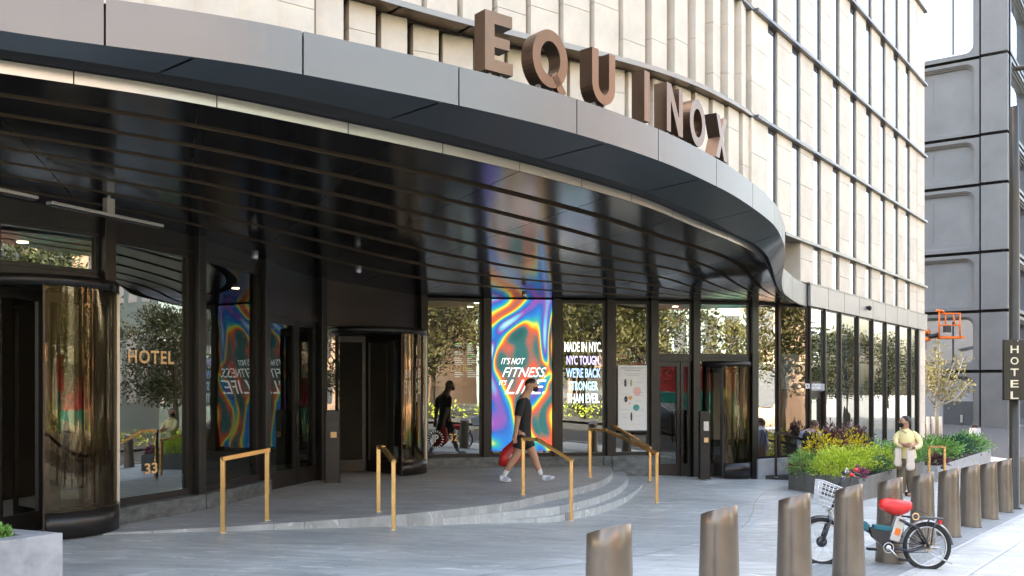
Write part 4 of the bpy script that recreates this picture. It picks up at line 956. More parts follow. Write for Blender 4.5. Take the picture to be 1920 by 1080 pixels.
# ------------------------------------------------------------------ leaves and plants
def leaves(mb, c, rad, n, size, up_bias=.4, aspect=2.2, shell=.55, seed=0, zmin=None, flat=1.0):
    rnd = random.Random(seed); c = Vector(c)
    for _ in range(n):
        while True:
            d = Vector((rnd.uniform(-1, 1), rnd.uniform(-1, 1), rnd.uniform(-1, 1)))
            if .05 < d.length < 1: break
        rr = shell + (1 - shell) * rnd.random(); d2 = d.normalized() * rr * (.82 + .3 * math.sin(5 * d.x + 3 * d.z + seed) * math.cos(4 * d.y - seed))
        p = c + Vector((d2.x * rad[0], d2.y * rad[1], d2.z * rad[2]))
        if zmin is not None and p.z < zmin: continue
        ax = (d2.normalized() + Vector((rnd.uniform(-.8, .8), rnd.uniform(-.8, .8), rnd.uniform(-.5, .8) + up_bias))).normalized()
        sd = ax.cross(Vector((rnd.uniform(-1, 1), rnd.uniform(-1, 1), rnd.uniform(-1, 1)))).normalized(); s_ = size * rnd.uniform(.6, 1.35); w_ = s_ / aspect
        mb.add([p - sd * w_ * .15, p + ax * s_ * .5 - sd * w_ * .5, p + ax * s_, p + ax * s_ * .5 + sd * w_ * .5], [(0, 1, 2, 3)])
def shrub(x, y, z, r, h, m, label, n=900, size=.07, aspect=2.6, cat='shrub', group=None, name='shrub', seed=0, stem=True):
    o = thing(name, label, cat, (x, y, z), group)
    mb = MB(); leaves(mb, (x, y, z + h * .45), (r[0], r[1], h * .62), n, size, aspect=aspect, seed=seed, zmin=z - .22)
    mb.build('foliage', M[m], o)
    if stem:
        mb = MB(); rnd = random.Random(seed)
        for _ in range(7):
            a = rnd.uniform(0, 6.28); mb.tube([(x, y, z - .02), (x + .5 * r[0] * math.cos(a), y + .5 * r[1] * math.sin(a), z + h * .7)], .006, 5)
        mb.build('stem', M['bark'], o)
    return o

# ------------------------------------------------------------------ planters
def planter(poly, zt_, m, label, name='planter', wall=.07, soil=.06):
    cx = sum(p[0] for p in poly) / len(poly); cy = sum(p[1] for p in poly) / len(poly); zb_ = min(g(*p) for p in poly)
    o = thing(name, label, 'planter', (cx, cy, zb_)); mb = MB()
    cen = Vector((cx, cy)); inner = [cen + (Vector(p) - cen) * (1 - wall / max((Vector(p) - cen).length, .1) * 1.6) for p in poly]; n = len(poly)
    vs = [(p[0], p[1], g(*p) - .25) for p in poly] + [(p[0], p[1], zt_) for p in poly] + [(p.x, p.y, zt_) for p in inner] + [(p.x, p.y, zt_ - soil - .03) for p in inner]
    fs = []
    for k in range(3): fs += [(k * n + i, k * n + (i + 1) % n, (k + 1) * n + (i + 1) % n, (k + 1) * n + i) for i in range(n)]
    mb.add(vs, fs); mb.build('wall', M[m], o, bevel=.006)
    mb = MB(); mb.add([(p.x, p.y, zt_ - soil) for p in inner], [tuple(range(n))]); mb.build('soil', M['soil'], o); return o
A_ = onz(1478, 912, -2.05); B_ = onz(1611, 935, -2.1); dv = Vector((.586, .81)); C_ = Vector((B_.x, B_.y)) + dv * 5.4; D_ = SQ(toSQ(A_.x, A_.y)[0] + 5.3, 6.05)
p1 = [(A_.x, A_.y), (B_.x, B_.y), (C_.x, C_.y), (D_.x, D_.y)]
PT = H - 1.73
planter(p1, PT, 'planterzinc', 'long stone planter full of lime and yellow plants behind the bicycle')
def inp(u, v):                       # u along the street side 0..1, v from front 0 to back 1
    a = Vector(p1[1]).lerp(Vector(p1[2]), u); c = Vector(p1[0]).lerp(Vector(p1[3]), u); return a.lerp(c, v)
specs = [(-.0, .80, (.35, .35), .42, 'leafgreen', 'bright green bush at the left corner of the planter', 1500, .06),
         (.06, .40, (.48, .5), .50, 'leaflime', 'lime green feathery bush above the bicycle basket', 4200, .055),
         (.24, .45, (.55, .5), .52, 'leaflime', 'lime green feathery bush in the middle of the planter', 4200, .055),
         (.44, .28, (.5, .42), .46, 'leaflime', 'lime green feathery bush left of the man in yellow', 2200, .06),
         (.37, .10, (.26, .26), .34, 'leafdeep', 'small dark green bush spilling over the planter edge', 1100, .045),
         (.66, .35, (.5, .5), .55, 'leafgreen', 'tall green bush behind the man in yellow', 1800, .07),
         (.90, .25, (.42, .42), .5, 'leafgreen', 'green bush trailing down right of the man in yellow', 1800, .06),
         (.24, .90, (.50, .30), .74, 'leafyellow', 'yellow leaved plant in the left half of the planter', 1000, .075),
         (.48, .85, (.45, .30), .74, 'leafyellow', 'yellow leaved plant in the right half of the planter', 900, .075),
         (.34, 1.05, (.42, .18), .85, 'leafpurple', 'left purple leaved plant in front of the side windows', 800, .11),
         (.56, 1.02, (.42, .18), .82, 'leafpurple', 'right purple leaved plant in front of the side windows', 800, .11)]
for k, (u, v, r, h, m, lb, n, sz) in enumerate(specs):
    v = min(v, .92); p = inp(clamp(u, .03, .97), v); r = (r[0] * 1.15, r[1] * 1.15); shrub(p.x, p.y, PT - .05, r, h * 1.12, m, lb, n, sz, seed=k + 3, aspect=3.2 if 'leafpurple' not in m else 2.6)
p = inp(.0, .93); shrub(p.x + .05, p.y + .05, PT - .03, (.14, .14), .2, 'leafpink', 'small pink plant at the far left corner of the planter', 160, .09, seed=31)
p = inp(.05, .05); shrub(p.x, p.y, PT - .03, (.14, .14), .22, 'leafpink', 'small pink plant behind the bicycle handlebar', 160, .09, seed=32)
# second planter further down the street
c0 = Vector(p1[2]) + dv * 1.4; c1 = c0 + dv * 7.6; c2 = SQ(toSQ(c1.x, c1.y)[0], 6.5); c3 = SQ(toSQ(c0.x, c0.y)[0], 6.5)
p2 = [(c0.x, c0.y), (c1.x, c1.y), (c2.x, c2.y), (c3.x, c3.y)]; PT2 = H - 1.95
planter(p2, PT2, 'planterstone', 'pale stone planter of green shrubs farther along the street')
def in2(u, v): return Vector(p2[0]).lerp(Vector(p2[1]), u).lerp(Vector(p2[3]).lerp(Vector(p2[2]), u), v)
for k, (u, v, r, h, m, lb, n, sz) in enumerate([(.12, .5, (.8, .5), .55, 'leafgreen', 'green shrub at the near end of the far planter', 1700, .09), (.38, .45, (.85, .6), .62, 'leafgreen', 'large green shrub in the middle of the far planter', 2200, .09),
        (.62, .4, (.8, .6), .60, 'leafdeep', 'dark green shrub filling the right half of the far planter', 1900, .09), (.86, .35, (.8, .6), .60, 'leafgreen', 'green shrub at the far end of the far planter', 1700, .09),
        (.05, .1, (.35, .25), .28, 'leafpurple', 'low brown leaved plant at the corner of the far planter', 260, .14), (.10, .85, (.3, .3), .5, 'leafpurple', 'dark red plant beside the stone corner pillar', 260, .12)]):
    p = in2(u, v); shrub(p.x, p.y, PT2 - .05, r, h, m, lb, n, sz, seed=50 + k)
# granite block planter at bottom left
pc = onz(118, 999, -1.2); u1 = Vector((-.56, -.83)).normalized(); u2 = Vector((-.92, .39)).normalized(); q0 = Vector((pc.x, pc.y))
poly = [tuple(q0), tuple(q0 + u2 * 3), tuple(q0 + u2 * 3 + u1 * 2.6), tuple(q0 + u1 * 3)]
planter(poly, H - 1.2, 'planterstone', 'pale granite planter cut by the bottom left corner', wall=.16)
mb = MB(); j = q0 + u1 * .36; mb.box((j.x + .0, j.y, g(j.x, j.y) + .4), (.03, .012, .9), math.atan2(u1.y, u1.x))
p = onz(2, 1003, -1.2); shrub(p.x - .05, p.y, H - 1.24, (.10, .10), .08, 'leafgreen', 'green leaves growing in the corner granite planter', 500, .07, seed=70)

# ------------------------------------------------------------------ hotel blade sign on its post
p = Vector((9.62, 17.98, 0)); p.z = g(p.x, p.y)
o = thing('lamp_post', 'dark slim street post carrying the vertical hotel sign', 'post', p)
mb = MB(); mb.lathe((p.x, p.y, p.z), [(.13, 0), (.13, .03), (.095, .04), (.092, 6.0), (.075, 7.7)], 20); mb.build('pole', M['polegrey'], o)
mb = MB(); mb.tube([(p.x, p.y, H + 6.1), (p.x + 1.3, p.y + .2, H + 6.3)], .05); mb.build('arm', M['polegrey'], o)
mb = MB(); z0_, z1_ = H - .245, H + .905; yS = p.y - .16
mb.box((9.60, yS, (z0_ + z1_) / 2), (.56, .07, z1_ - z0_)); sg = mb.build('sign_panel', M['signbrown'], o, bevel=.015)
for i, ch in enumerate('HOTEL'):
    cy = (658, 682, 706, 729)[i] if False else 655 + i * 21.5
    me_o = fit_text('lettering', (9.0, yS - .036), (10.2, yS - .036), (1894.5, cy - 7, 1909.5, cy + 7), ch, M['cream'], sg, front=.006, offset=.012)
mb = MB()
for zz in (z1_ - .03, z0_ + .03): mb.ell((9.58, yS - .04, zz), (.012, .008, .012))
mb.build('screw', M['steel'], sg)

# ------------------------------------------------------------------ the grey panelled building beyond
GB = thing('office_building', 'dark grey office block clad in round cornered panels beyond the cross street', 'building', (31.8, 60, -2))
cor = Vector((31.8, 60.0)); fd = Vector((-.81, .586)); sdv = Vector((.586, .81))
def rrect(w_, h_, r, n=6):
    out = []
    for cx, cy, a0 in ((w_ / 2 - r, h_ / 2 - r, 0), (-w_ / 2 + r, h_ / 2 - r, 90), (-w_ / 2 + r, -h_ / 2 + r, 180), (w_ / 2 - r, -h_ / 2 + r, 270)):
        out += [(cx + r * math.cos(R(a0 + 90 * k / n)), cy + r * math.sin(R(a0 + 90 * k / n))) for k in range(n + 1)]
    return out
def gpanel(org_, ex, u0, u1, z0, z1, kind):
    """one framed panel with a rounded recess; ex runs along the wall, recess goes inwards"""
    nin = Vector((-ex.y, ex.x)); 
    if (org_ + nin - Vector((0, 0))).length < (org_ - nin).length: nin = -nin
    w_, h_ = (u1 - u0), (z1 - z0); cu_, cz_ = (u0 + u1) / 2, (z0 + z1) / 2
    def P(x, z, d): q = org_ + ex * (cu_ + x) + nin * d; return (q.x, q.y, cz_ + z)
    bm = bmesh.new(); outer = [(-w_ / 2, -h_ / 2), (w_ / 2, -h_ / 2), (w_ / 2, h_ / 2), (-w_ / 2, h_ / 2)]
    mx = .26; mz = .22; r_ = .6; inn = rrect(w_ - 2 * mx, h_ - 2 * mz, min(r_, h_ / 3)); inn2 = rrect(w_ - 2 * mx - .16, h_ - 2 * mz - .16, min(r_ - .05, h_ / 3.4)); inn3 = rrect(w_ - 2 * mx - .32, h_ - 2 * mz - .32, min(r_ - .1, h_ / 3.8))
    vo = [bm.verts.new(P(x, z, 0)) for x, z in outer]; vi = [bm.verts.new(P(x, z, 0)) for x, z in inn]
    es = [bm.edges.new((vo[i], vo[(i + 1) % 4])) for i in range(4)] + [bm.edges.new((vi[i], vi[(i + 1) % len(vi)])) for i in range(len(vi))]
    bmesh.ops.triangle_fill(bm, use_beauty=True, edges=es); prev = vi
    for loop, d in ((inn, .12), (inn2, .13), (inn2, .25), (inn3, .26), (inn3, .42)):
        cur = [bm.verts.new(P(x, z, d)) for x, z in loop]; k = len(cur)
        for i in range(k): bm.faces.new((prev[i], prev[(i + 1) % k], cur[(i + 1) % k], cur[i]))
        prev = cur
    bm.verts.index_update(); mb = MB(); mb.add([v.co.copy() for v in bm.verts], [tuple(v.index for v in f.verts) for f in bm.faces]); bm.free()
    fr = mb.build('wall_panel', M['panel_dark'], GB)
    mb = MB(); mb.add([P(x, z, .415) for x, z in inn3], [tuple(range(len(inn3)))]); rec = mb.build('window' if kind != 'blank' else 'recess_panel', {'blank': M['panel_recess'], 'win': M['windowglass'], 'door': M['wallgrey']}[kind], fr)
    if kind == 'blank':
        mb = MB()
        for k in range(1, 4):
            u = -w_ / 2 + mx + .3 + (w_ - 2 * mx - .6) * k / 4; mb.add([P(u - .05, -h_ / 2 + .75, .40), P(u + .05, -h_ / 2 + .75, .40), P(u + .05, h_ / 2 - .75, .40), P(u - .05, h_ / 2 - .75, .40)], [(0, 1, 2, 3)])
        mb.build('seam', M['panel_dark'], fr)
    if kind == 'win':
        for mu_ in (-3.5, 0.0):
            mb = MB(); mb.add([P(-.05 + mu_, -h_ / 2 + .5, .38), P(.05 + mu_, -h_ / 2 + .5, .38), P(.05 + mu_, h_ / 2 - .5, .38), P(-.05 + mu_, h_ / 2 - .5, .38)], [(0, 1, 2, 3)]); mb.build('mullion', M['panel_black'], fr)
    return fr
lv = [-3.2, .97, 4.87, 8.7, 13.1, 16.3, 21.4, 26.6, 31.5]
lv = [z + H for z in lv]; kinds = ['door', 'win', 'blank', 'blank', 'blank', 'blank', 'win', 'win']
for k in range(len(lv) - 1):
    for u0 in (1.75, 12.2): gpanel(cor, fd, u0, u0 + 10.3, lv[k] + .16, lv[k + 1] - .04, kinds[k])
    mb = MB(); p = cor + fd * .85 + Vector((.2, .3)) * .2; mb.box((p.x, p.y, (lv[k] + lv[k + 1]) / 2 + .06), (1.55, .5, lv[k + 1] - lv[k] - .2), math.atan2(fd.y, fd.x)); mb.build('corner_panel', M['panel_dark'], GB)
    for u0 in (.3, 9.6, 18.9): gpanel(cor, sdv, u0 + .1, u0 + 9.0, lv[k] + .16, lv[k + 1] - .04, 'win')
mb = MB(); e = cor + fd * 24; bk = Vector((.586, .81)) * 30; iv = Vector((.586, .81)) * .75; q = [cor + iv + fd * .5, e + iv, e + bk, cor + bk + fd * .7]
mb.prism([(x.x, x.y) for x in q], -4, H + 32); mb.build('core', M['panel_black'], GB)
# service door in the ground floor recess
def gpt(px, d=.36):
    q = hit(cor + Vector((.586, .81)) * d, cor + Vector((.586, .81)) * d + fd, px); return q
a, c = gpt(1769), gpt(1832); zt_ = at(0, 752, a.y)[2]; mb = MB(); mb.bar(a, c, .12, -2.4, zt_); dr = mb.build('door', M['doorgrey'], GB)
mb = MB(); q = gpt(1803, .25); mb.box((q.x, q.y, at(0, 785, q.y)[2]), (.14, .1, .5), math.atan2(fd.y, fd.x)); mb.build('handle', M['silver'], dr)

# ------------------------------------------------------------------ orange lift basket
Y = 52.0
def L3(px, py, dy=0): return at(px, py, Y + dy)
LB = thing('boom_lift', 'orange work platform basket raised in front of the grey building', 'lift', at(1780, 636, Y))
mb = MB()
for px in (1761, 1800):
    for dy in (0, .9): mb.tube([L3(px, 635, dy), L3(px, 587 if px > 1770 else 582, dy)], .045, 6)
for py in (588, 610, 634):
    for dy in (0, .9): mb.tube([L3(1761, py, dy), L3(1800, py, dy)], .045, 6)
    mb.tube([L3(1761, py), L3(1761, py, .9)], .045, 6); mb.tube([L3(1800, py), L3(1800, py, .9)], .045, 6)
mb.tube([L3(1773, 610), L3(1773, 590), L3(1787, 588), L3(1791, 610)], .04, 6); mb.tube([L3(1755, 582), L3(1768, 583), L3(1771, 590)], .06, 6)
mb.build('cage', M['orange'], LB)
mb = MB(); c_ = L3(1780.5, 633, .45); mb.box(c_, (1.25, .95, .12)); mb.build('platform', M['orange'], LB)
mb = MB(); c_ = L3(1776, 617, -.05); mb.box(c_, (.36, .2, .36)); mb.build('control_box', M['panel_black'], LB)
mb = MB(); mb.tube([L3(1762, 627, .45), L3(1746, 631, .6), L3(1733, 622, 2), L3(1690, 640, 4)], .13, 8); mb.build('boom', M['panel_black'], LB)
mb = MB(); mb.tube([L3(1742, 622, .6), L3(1700, 622, 2)], .12, 8); mb.tube([L3(1742, 636, .6), L3(1700, 640, 2)], .12, 8); mb.build('link_arm', M['orange'], LB)

# ------------------------------------------------------------------ thin young tree and its stakes
Y = 40.0; tb = at(1757, 812, Y); T = thing('young_tree', 'thin pale young tree with sparse yellowish leaves tied to stakes', 'tree', tb)
mb = MB(); rnd = random.Random(11); tips = []
mb.tube([tb - Vector((0, 0, .6)), at(1756, 770, Y), at(1753, 735, Y)], [.09, .07, .05], 8)
for k in range(13):
    s_ = at(1753 + rnd.uniform(-2, 2), 770 - k * 3, Y); e_ = at(1737 + rnd.random() * 82, 640 + rnd.random() * 80, Y + rnd.uniform(-1.5, 1.5)); m_ = s_.lerp(e_, .5) + Vector((rnd.uniform(-.3, .3), 0, -.25))
    pts = spline([s_, m_, e_], 8); mb.tube(pts, [.05 - .005 * i for i in range(8)], 6); tips += pts[3:]
mb.build('trunk', M['palebark'], T)
mb = MB()
for k, p in enumerate(tips): leaves(mb, p, (.42, .42, .30), 16, .17, seed=k, shell=.1)
mb.build('crown', M['leafpale'], T)
for k, px in enumerate((1741, 1751, 1765)):
    p = at(px, 815, 39.2); o = thing('tree_stake', ['left', 'middle', 'right'][k] + 'most of the three pale stakes round the thin tree', 'stake', p, 'stakes round the young tree'); mb = MB(); mb.tube([p - Vector((0, 0, .5)), p + Vector((rnd.uniform(-.05, .05), 0, .75))], .07, 8); mb.build('stake', M['stone'], o)

# ------------------------------------------------------------------ people
def skin(name, nodes, edges, m, parent, root, sub=2, squash=None):
    me = bpy.data.meshes.new('tmp'); keys = list(nodes); o0 = org(parent)
    me.from_pydata([tuple(Vector(nodes[k][0]) - o0) for k in keys], [(keys.index(a), keys.index(b)) for a, b in edges], [])
    o = bpy.data.objects.new('tmp', me); col.objects.link(o); sk = o.modifiers.new('s', 'SKIN'); sk.use_smooth_shade = True
    if not me.skin_vertices: pass
    bm = bmesh.new(); bm.from_mesh(me); ly = bm.verts.layers.skin.verify(); bm.verts.ensure_lookup_table()
    for i, k in enumerate(keys):
        r = nodes[k][1]; r = r if isinstance(r, tuple) else (r, r); r = (r[0] * 1.2, r[1] * 1.2); bm.verts[i][ly].radius = r; bm.verts[i][ly].use_root = (k == root)
    bm.to_mesh(me); bm.free()
    ss = o.modifiers.new('ss', 'SUBSURF'); ss.levels = sub; ss.render_levels = sub
    dg = bpy.context.evaluated_depsgraph_get(); me2 = bpy.data.meshes.new_from_object(o.evaluated_get(dg)); bpy.data.objects.remove(o)
    for p in me2.polygons: p.use_smooth = True
    me2.materials.clear(); me2.materials.append(m); ob = bpy.data.objects.new(name, me2); col.objects.link(ob); ob.parent = parent; ORG[ob.name] = o0
    return ob
def chain(n): return list(zip(n, n[1:]))
# --- walking man in black, profile facing right
Y = 17.05; ZP = FLOOR
def wm(px, py, dy=0): return at(px, py, Y) + Vector((0, dy, 0))
WM = thing('person', 'man in black T-shirt and shorts and black mask walking past the rainbow screen', 'person', at(985, 903, Y))
hN, hF = -.10, .10                                            # near and far side
nd = {'pel': (wm(981, 812), (.10, .10)), 'ch': (wm(981, 775), (.10, .12)), 'sh': (wm(982, 753), (.08, .10)), 'nk': (wm(987, 739), .062), 'hd0': (wm(992, 730), .068), 'hd': (wm(995.5, 722), .094), 'hd2': (wm(995, 715.5), .075)}
nd.update({'nsh': (wm(977, 752, -.2), .062), 'nel': (wm(970, 787, -.25), .046), 'nwr': (wm(966.5, 814, -.22), .030), 'nha': (wm(965, 821, -.22), .034), 'nhb': (wm(965, 828, -.215), .026)})
nd.update({'fsh': (wm(983, 752, .2), .062), 'fel': (wm(974, 786, .26), .046), 'fwr': (wm(966, 813, .24), .030), 'fha': (wm(965, 822, .24), .032)})
nd.update({'nhp': (wm(979, 822, hN), .098), 'nkn': (wm(969.5, 853, hN), .062), 'nca': (wm(960, 865, hN), .062), 'nan': (wm(945, 889, hN), .036)})
nd.update({'fhp': (wm(985, 822, hF), .098), 'fkn': (wm(1001, 853, hF), .062), 'fca': (wm(1005, 867, hF), .060), 'fan': (wm(1014, 890, hF), .036)})
ed = chain(['pel', 'ch', 'sh', 'nk', 'hd0', 'hd', 'hd2']) + chain(['sh', 'nsh', 'nel', 'nwr', 'nha', 'nhb']) + chain(['sh', 'fsh', 'fel', 'fwr', 'fha']) + chain(['pel', 'nhp', 'nkn', 'nca', 'nan']) + chain(['pel', 'fhp', 'fkn', 'fca', 'fan'])
skin('body', nd, ed, M['skin'], WM, 'pel')
def hand(name, base, dirv, side, m, parent, s=1.0):
    """five separate curled fingers as one skinned mesh rooted in the palm"""
    base = Vector(base); d = Vector(dirv).normalized(); sd = Vector(side).normalized(); nm = d.cross(sd).normalized()
    nodes = {'w': (base, .024 * s), 'p': (base + d * .05 * s, (.034 * s, .018 * s))}; edges = [('w', 'p')]
    for i, (o_, l) in enumerate(((-.032, .060), (-.011, .072), (.011, .068), (.031, .052))):
        a = base + d * .082 * s + sd * o_ * s; b = a + (d * .8 + nm * .45) * l * .55 * s; c = b + (d * .35 + nm * .9) * l * .5 * s
        nodes['a%d' % i] = (a, .011 * s); nodes['b%d' % i] = (b, .009 * s); nodes['c%d' % i] = (c, .0075 * s); edges += [('p', 'a%d' % i), ('a%d' % i, 'b%d' % i), ('b%d' % i, 'c%d' % i)]
    a = base + d * .03 * s - sd * .036 * s; b = a + (d * .8 - sd * .3 + nm * .5) * .045 * s; nodes['t0'] = (a, .012 * s); nodes['t1'] = (b, .009 * s); edges += [('p', 't0'), ('t0', 't1')]
    skin(name, nodes, edges, m, parent, 'w', sub=1)
hand('hand', wm(966, 817, -.225), (-.05, 0, -1), (1, .2, 0), M['skin'], WM, 1.0); hand('hand', wm(966, 816, .24), (-.05, 0, -1), (1, -.2, 0), M['skin'], WM, 1.0)
# head details
mb = MB(); hc = wm(996.3, 722.5); mb.ell(hc + Vector((-.014, 0, .036)), (.110, .086, .094), Matrix.Rotation(R(-20), 3, 'Y')); mb.ell(hc + Vector((-.045, 0, -.005)), (.070, .080, .075)); hr = mb.build('hair', M['hair'], WM)
mb = MB(); mb.ell(hc + Vector((.028, 0, .0)), (.088, .077, .105), Matrix.Rotation(R(8), 3, 'Y')); mb.ell(hc + Vector((.112, 0, -.005)), (.022, .016, .026)); mb.ell(hc + Vector((.004, -.086, -.012)), (.022, .012, .032)); mb.ell(hc + Vector((.004, .086, -.012)), (.022, .012, .032))
mb.build('face', M['skin'], WM)
mb = MB(); mb.ell(hc + Vector((.068, 0, -.062)), (.066, .072, .055), Matrix.Rotation(R(20), 3, 'Y')); mb.tube([hc + Vector((.06, -.074, -.04)), hc + Vector((.01, -.088, -.01))], .005, 5); mb.build('mask', M['blackcloth'], WM)
mb = MB()
for s_ in (-1, 1): mb.ell(hc + Vector((.105, s_ * .03, .018)), (.010, .016, .006)); mb.ell(hc + Vector((.105, s_ * .03, .038)), (.008, .02, .004))
mb.build('eyes', M['hair'], WM)
# T-shirt and shorts, lofted round the body
def loft(mb, rings, n=20, wr=0, seed=1):
    rnd = random.Random(seed); vs = []
    for c_, rx, ry in rings:
        for k in range(n):
            a = 2 * math.pi * k / n; f_ = 1 + wr * math.sin(3 * a + c_.z * 31) + rnd.uniform(-wr, wr) * .5; vs.append(Vector(c_) + Vector((rx * f_ * math.cos(a), ry * f_ * math.sin(a), 0)))
    mb.add(vs, [(i * n + k, i * n + (k + 1) % n, (i + 1) * n + (k + 1) % n, (i + 1) * n + k) for i in range(len(rings) - 1) for k in range(n)], True)
    mb.f += [tuple(range(n)), tuple(len(mb.v) - n + k for k in range(n))] if False else []; return mb
def soften(o, lv=1):
    m_ = o.modifiers.new('ss', 'SUBSURF'); m_.levels = lv; m_.render_levels = lv; return o
mb = MB(); loft(mb, [(wm(987.5, 740), .066, .066), (wm(985.5, 744), .078, .085), (wm(982.5, 748), .105, .165), (wm(981.5, 754), .130, .205), (wm(982, 764), .150, .205), (wm(982, 776), .148, .190), (wm(981.5, 790), .135, .175), (wm(981, 803), .142, .18), (wm(980.5, 817), .150, .185)], wr=.02)
mb.tube([wm(980, 752, -.15), wm(977, 754, -.20), wm(974, 765, -.235), wm(971.5, 779, -.25)], [.07, .082, .078, .076], 14, cap=False); mb.tube([wm(983, 752, .15), wm(982, 755, .20), wm(980, 766, .235), wm(977.5, 779, .25)], [.07, .082, .078, .074], 14, cap=False)
soften(mb.build('t_shirt', M['blackcloth'], WM))
mb = MB(); loft(mb, [(wm(981.5, 806), .138, .172), (wm(981.5, 814), .148, .185), (wm(981.5, 823), .145, .18), (wm(982, 829), .10, .13)], wr=.015)
mb.tube([wm(981, 815, hN), wm(978, 824, hN), wm(972.5, 840, hN)], [.10, .118, .116], 16, cap=False); mb.tube([wm(983, 815, hF), wm(986, 824, hF), wm(993.5, 840, hF)], [.10, .118, .116], 16, cap=False)
soften(mb.build('shorts', M['blackcloth'], WM))
# socks and shoes
skin('sock', {'a': (wm(953, 876, hN), .050), 'b': (wm(948.5, 884, hN), .044), 'c': (wm(944, 893, hN), .042)}, chain(['a', 'b', 'c']), M['whitecloth'], WM, 'a')
skin('sock', {'a': (wm(1010, 877, hF), .050), 'b': (wm(1012, 885, hF), .044), 'c': (wm(1015.5, 893, hF), .042)}, chain(['a', 'b', 'c']), M['whitecloth'], WM, 'a')
def shoe(heel, toe, dy, rot):
    a = wm(heel[0], heel[1], dy); c = wm(toe[0], toe[1], dy); d = c - a
    ob = skin('shoe', {'h': (a + Vector((0, 0, .012)), (.040, .050)), 'm': (a + d * .35 + Vector((0, 0, .018)), (.044, .052)), 'b': (a + d * .72, (.044, .036)), 't': (c, (.034, .024))}, chain(['h', 'm', 'b', 't']), M['whitecloth'], WM, 'm')
    mb = MB(); mb.add([], []); e = d.normalized()
    for k in range(3): p0 = a + d * (.3 + .13 * k) + Vector((0, -.048, -.012)); mb.tube([p0, p0 + Vector((.035, .004, .055))], .006, 5)
    mb.build('stripe', M['shoeblue'], ob)
shoe((936.5, 896.5), (959, 900), hN, 0); shoe((1016, 899), (1041, 896.5), hF, 0)
# red bag carried in his far hand
bg = thing('shopping_bag', 'crumpled red plastic bag hanging from the hand of the man in black', 'bag', wm(957, 878, .24))
rnd = random.Random(4); mb = MB(); ring = []; nseg_ = 20
prof = [(964.5, 826, .03), (963, 834, .10), (961, 843, .16), (957, 855, .20), (953, 866, .20), (951, 874, .15), (953, 878, .05)]
vs = []
for (px, py, r) in prof:
    c_ = wm(px, py, .24)
    for k in range(nseg_):
        a = 2 * math.pi * k / nseg_; rr = r * (1 + .16 * math.sin(3 * a + py * .4) + rnd.uniform(-.08, .08)); vs.append(c_ + Vector((rr * math.cos(a), rr * .55 * math.sin(a), 0)))
mb.add(vs, [(i * nseg_ + k, i * nseg_ + (k + 1) % nseg_, (i + 1) * nseg_ + (k + 1) % nseg_, (i + 1) * nseg_ + k) for i in range(len(prof) - 1) for k in range(nseg_)], True)
mb.build('bag_body', M['red'], bg)
mb = MB(); mb.tube([wm(961, 830, .24), wm(964, 820, .22), wm(967, 822, .26), wm(966, 832, .24)], .012, 6); mb.build('handle', M['red'], bg)
mb = MB(); mb.tube([wm(966, 855, .12), wm(972, 846, .12)], .02, 5); mb.tube([wm(955, 862, .10), wm(960, 852, .10)], .015, 5); mb.build('print', M['whitecloth'], bg)

# --- man in a yellow shirt, facing left, carrying two cloth bags
Y = 19.25
def ym(px, py, dy=0): return at(px, py, Y) + Vector((0, dy, 0))
YM = thing('person', 'dark haired man in pale yellow shirt and brown trousers standing beside the planter', 'person', Vector((ym(1697, 930).x, Y, g(ym(1697, 930).x, Y))))
zf = g(ym(1697, 930).x, Y)
nd = {'pel': (ym(1700, 856), (.09, .09)), 'ch': (ym(1701, 830), (.08, .08)), 'sh': (ym(1700, 816), (.055, .05)), 'nk': (ym(1697, 803), .065), 'hd0': (ym(1695.5, 797.5), .075), 'hd': (ym(1695, 792), .095), 'hd2': (ym(1696, 787), .078)}
nd.update({'nsh': (ym(1709, 818, -.03), .03), 'nel': (ym(1719, 832, -.12), .045), 'nwr': (ym(1700, 836, -.28), .038), 'nha': (ym(1694, 834, -.3), .036)})
nd.update({'fsh': (ym(1690, 818, .03), .03), 'fel': (ym(1680, 831, -.02), .045), 'fwr': (ym(1687, 834, -.24), .036), 'fha': (ym(1691, 832, -.28), .034)})
nd.update({'nhp': (ym(1705, 865), .11), 'nkn': (ym(1707, 893), .075), 'nan': (ym(1710, 922), .045), 'nft': (ym(1702, 927, -.06), .045), 'fhp': (ym(1694, 865, .04), .11), 'fkn': (ym(1692, 893, .04), .075), 'fan': (ym(1692, 921, .06), .045), 'fft': (ym(1684, 926, .02), .045)})
ed = chain(['pel', 'ch', 'sh', 'nk', 'hd0', 'hd', 'hd2']) + chain(['sh', 'nsh', 'nel', 'nwr', 'nha']) + chain(['sh', 'fsh', 'fel', 'fwr', 'fha']) + chain(['pel', 'nhp', 'nkn', 'nan']) + chain(['pel', 'fhp', 'fkn', 'fan'])
skin('body', nd, ed, M['skin2'], YM, 'pel')
hand('hand', ym(1697, 835, -.29), (-1, 0, .05), (0, .3, -1), M['skin2'], YM); hand('hand', ym(1688, 833, -.26), (1, -.1, 0), (0, .3, -1), M['skin2'], YM)
mb = MB(); loft(mb, [(ym(1697, 803), .068, .068), (ym(1698, 807), .10, .09), (ym(1699.5, 811), .165, .11), (ym(1700.5, 818), .185, .135), (ym(1701, 830), .178, .145), (ym(1701, 842), .165, .142), (ym(1701.5, 851), .178, .15), (ym(1701.5, 859), .182, .152)], wr=.035, seed=3)
mb.tube([ym(1709, 811, -.03), ym(1715, 816, -.06), ym(1720, 825, -.1), ym(1720, 834, -.14), ym(1711, 838, -.22), ym(1702, 837.5, -.28)], [.055, .070, .066, .064, .056, .044], 14, cap=False)
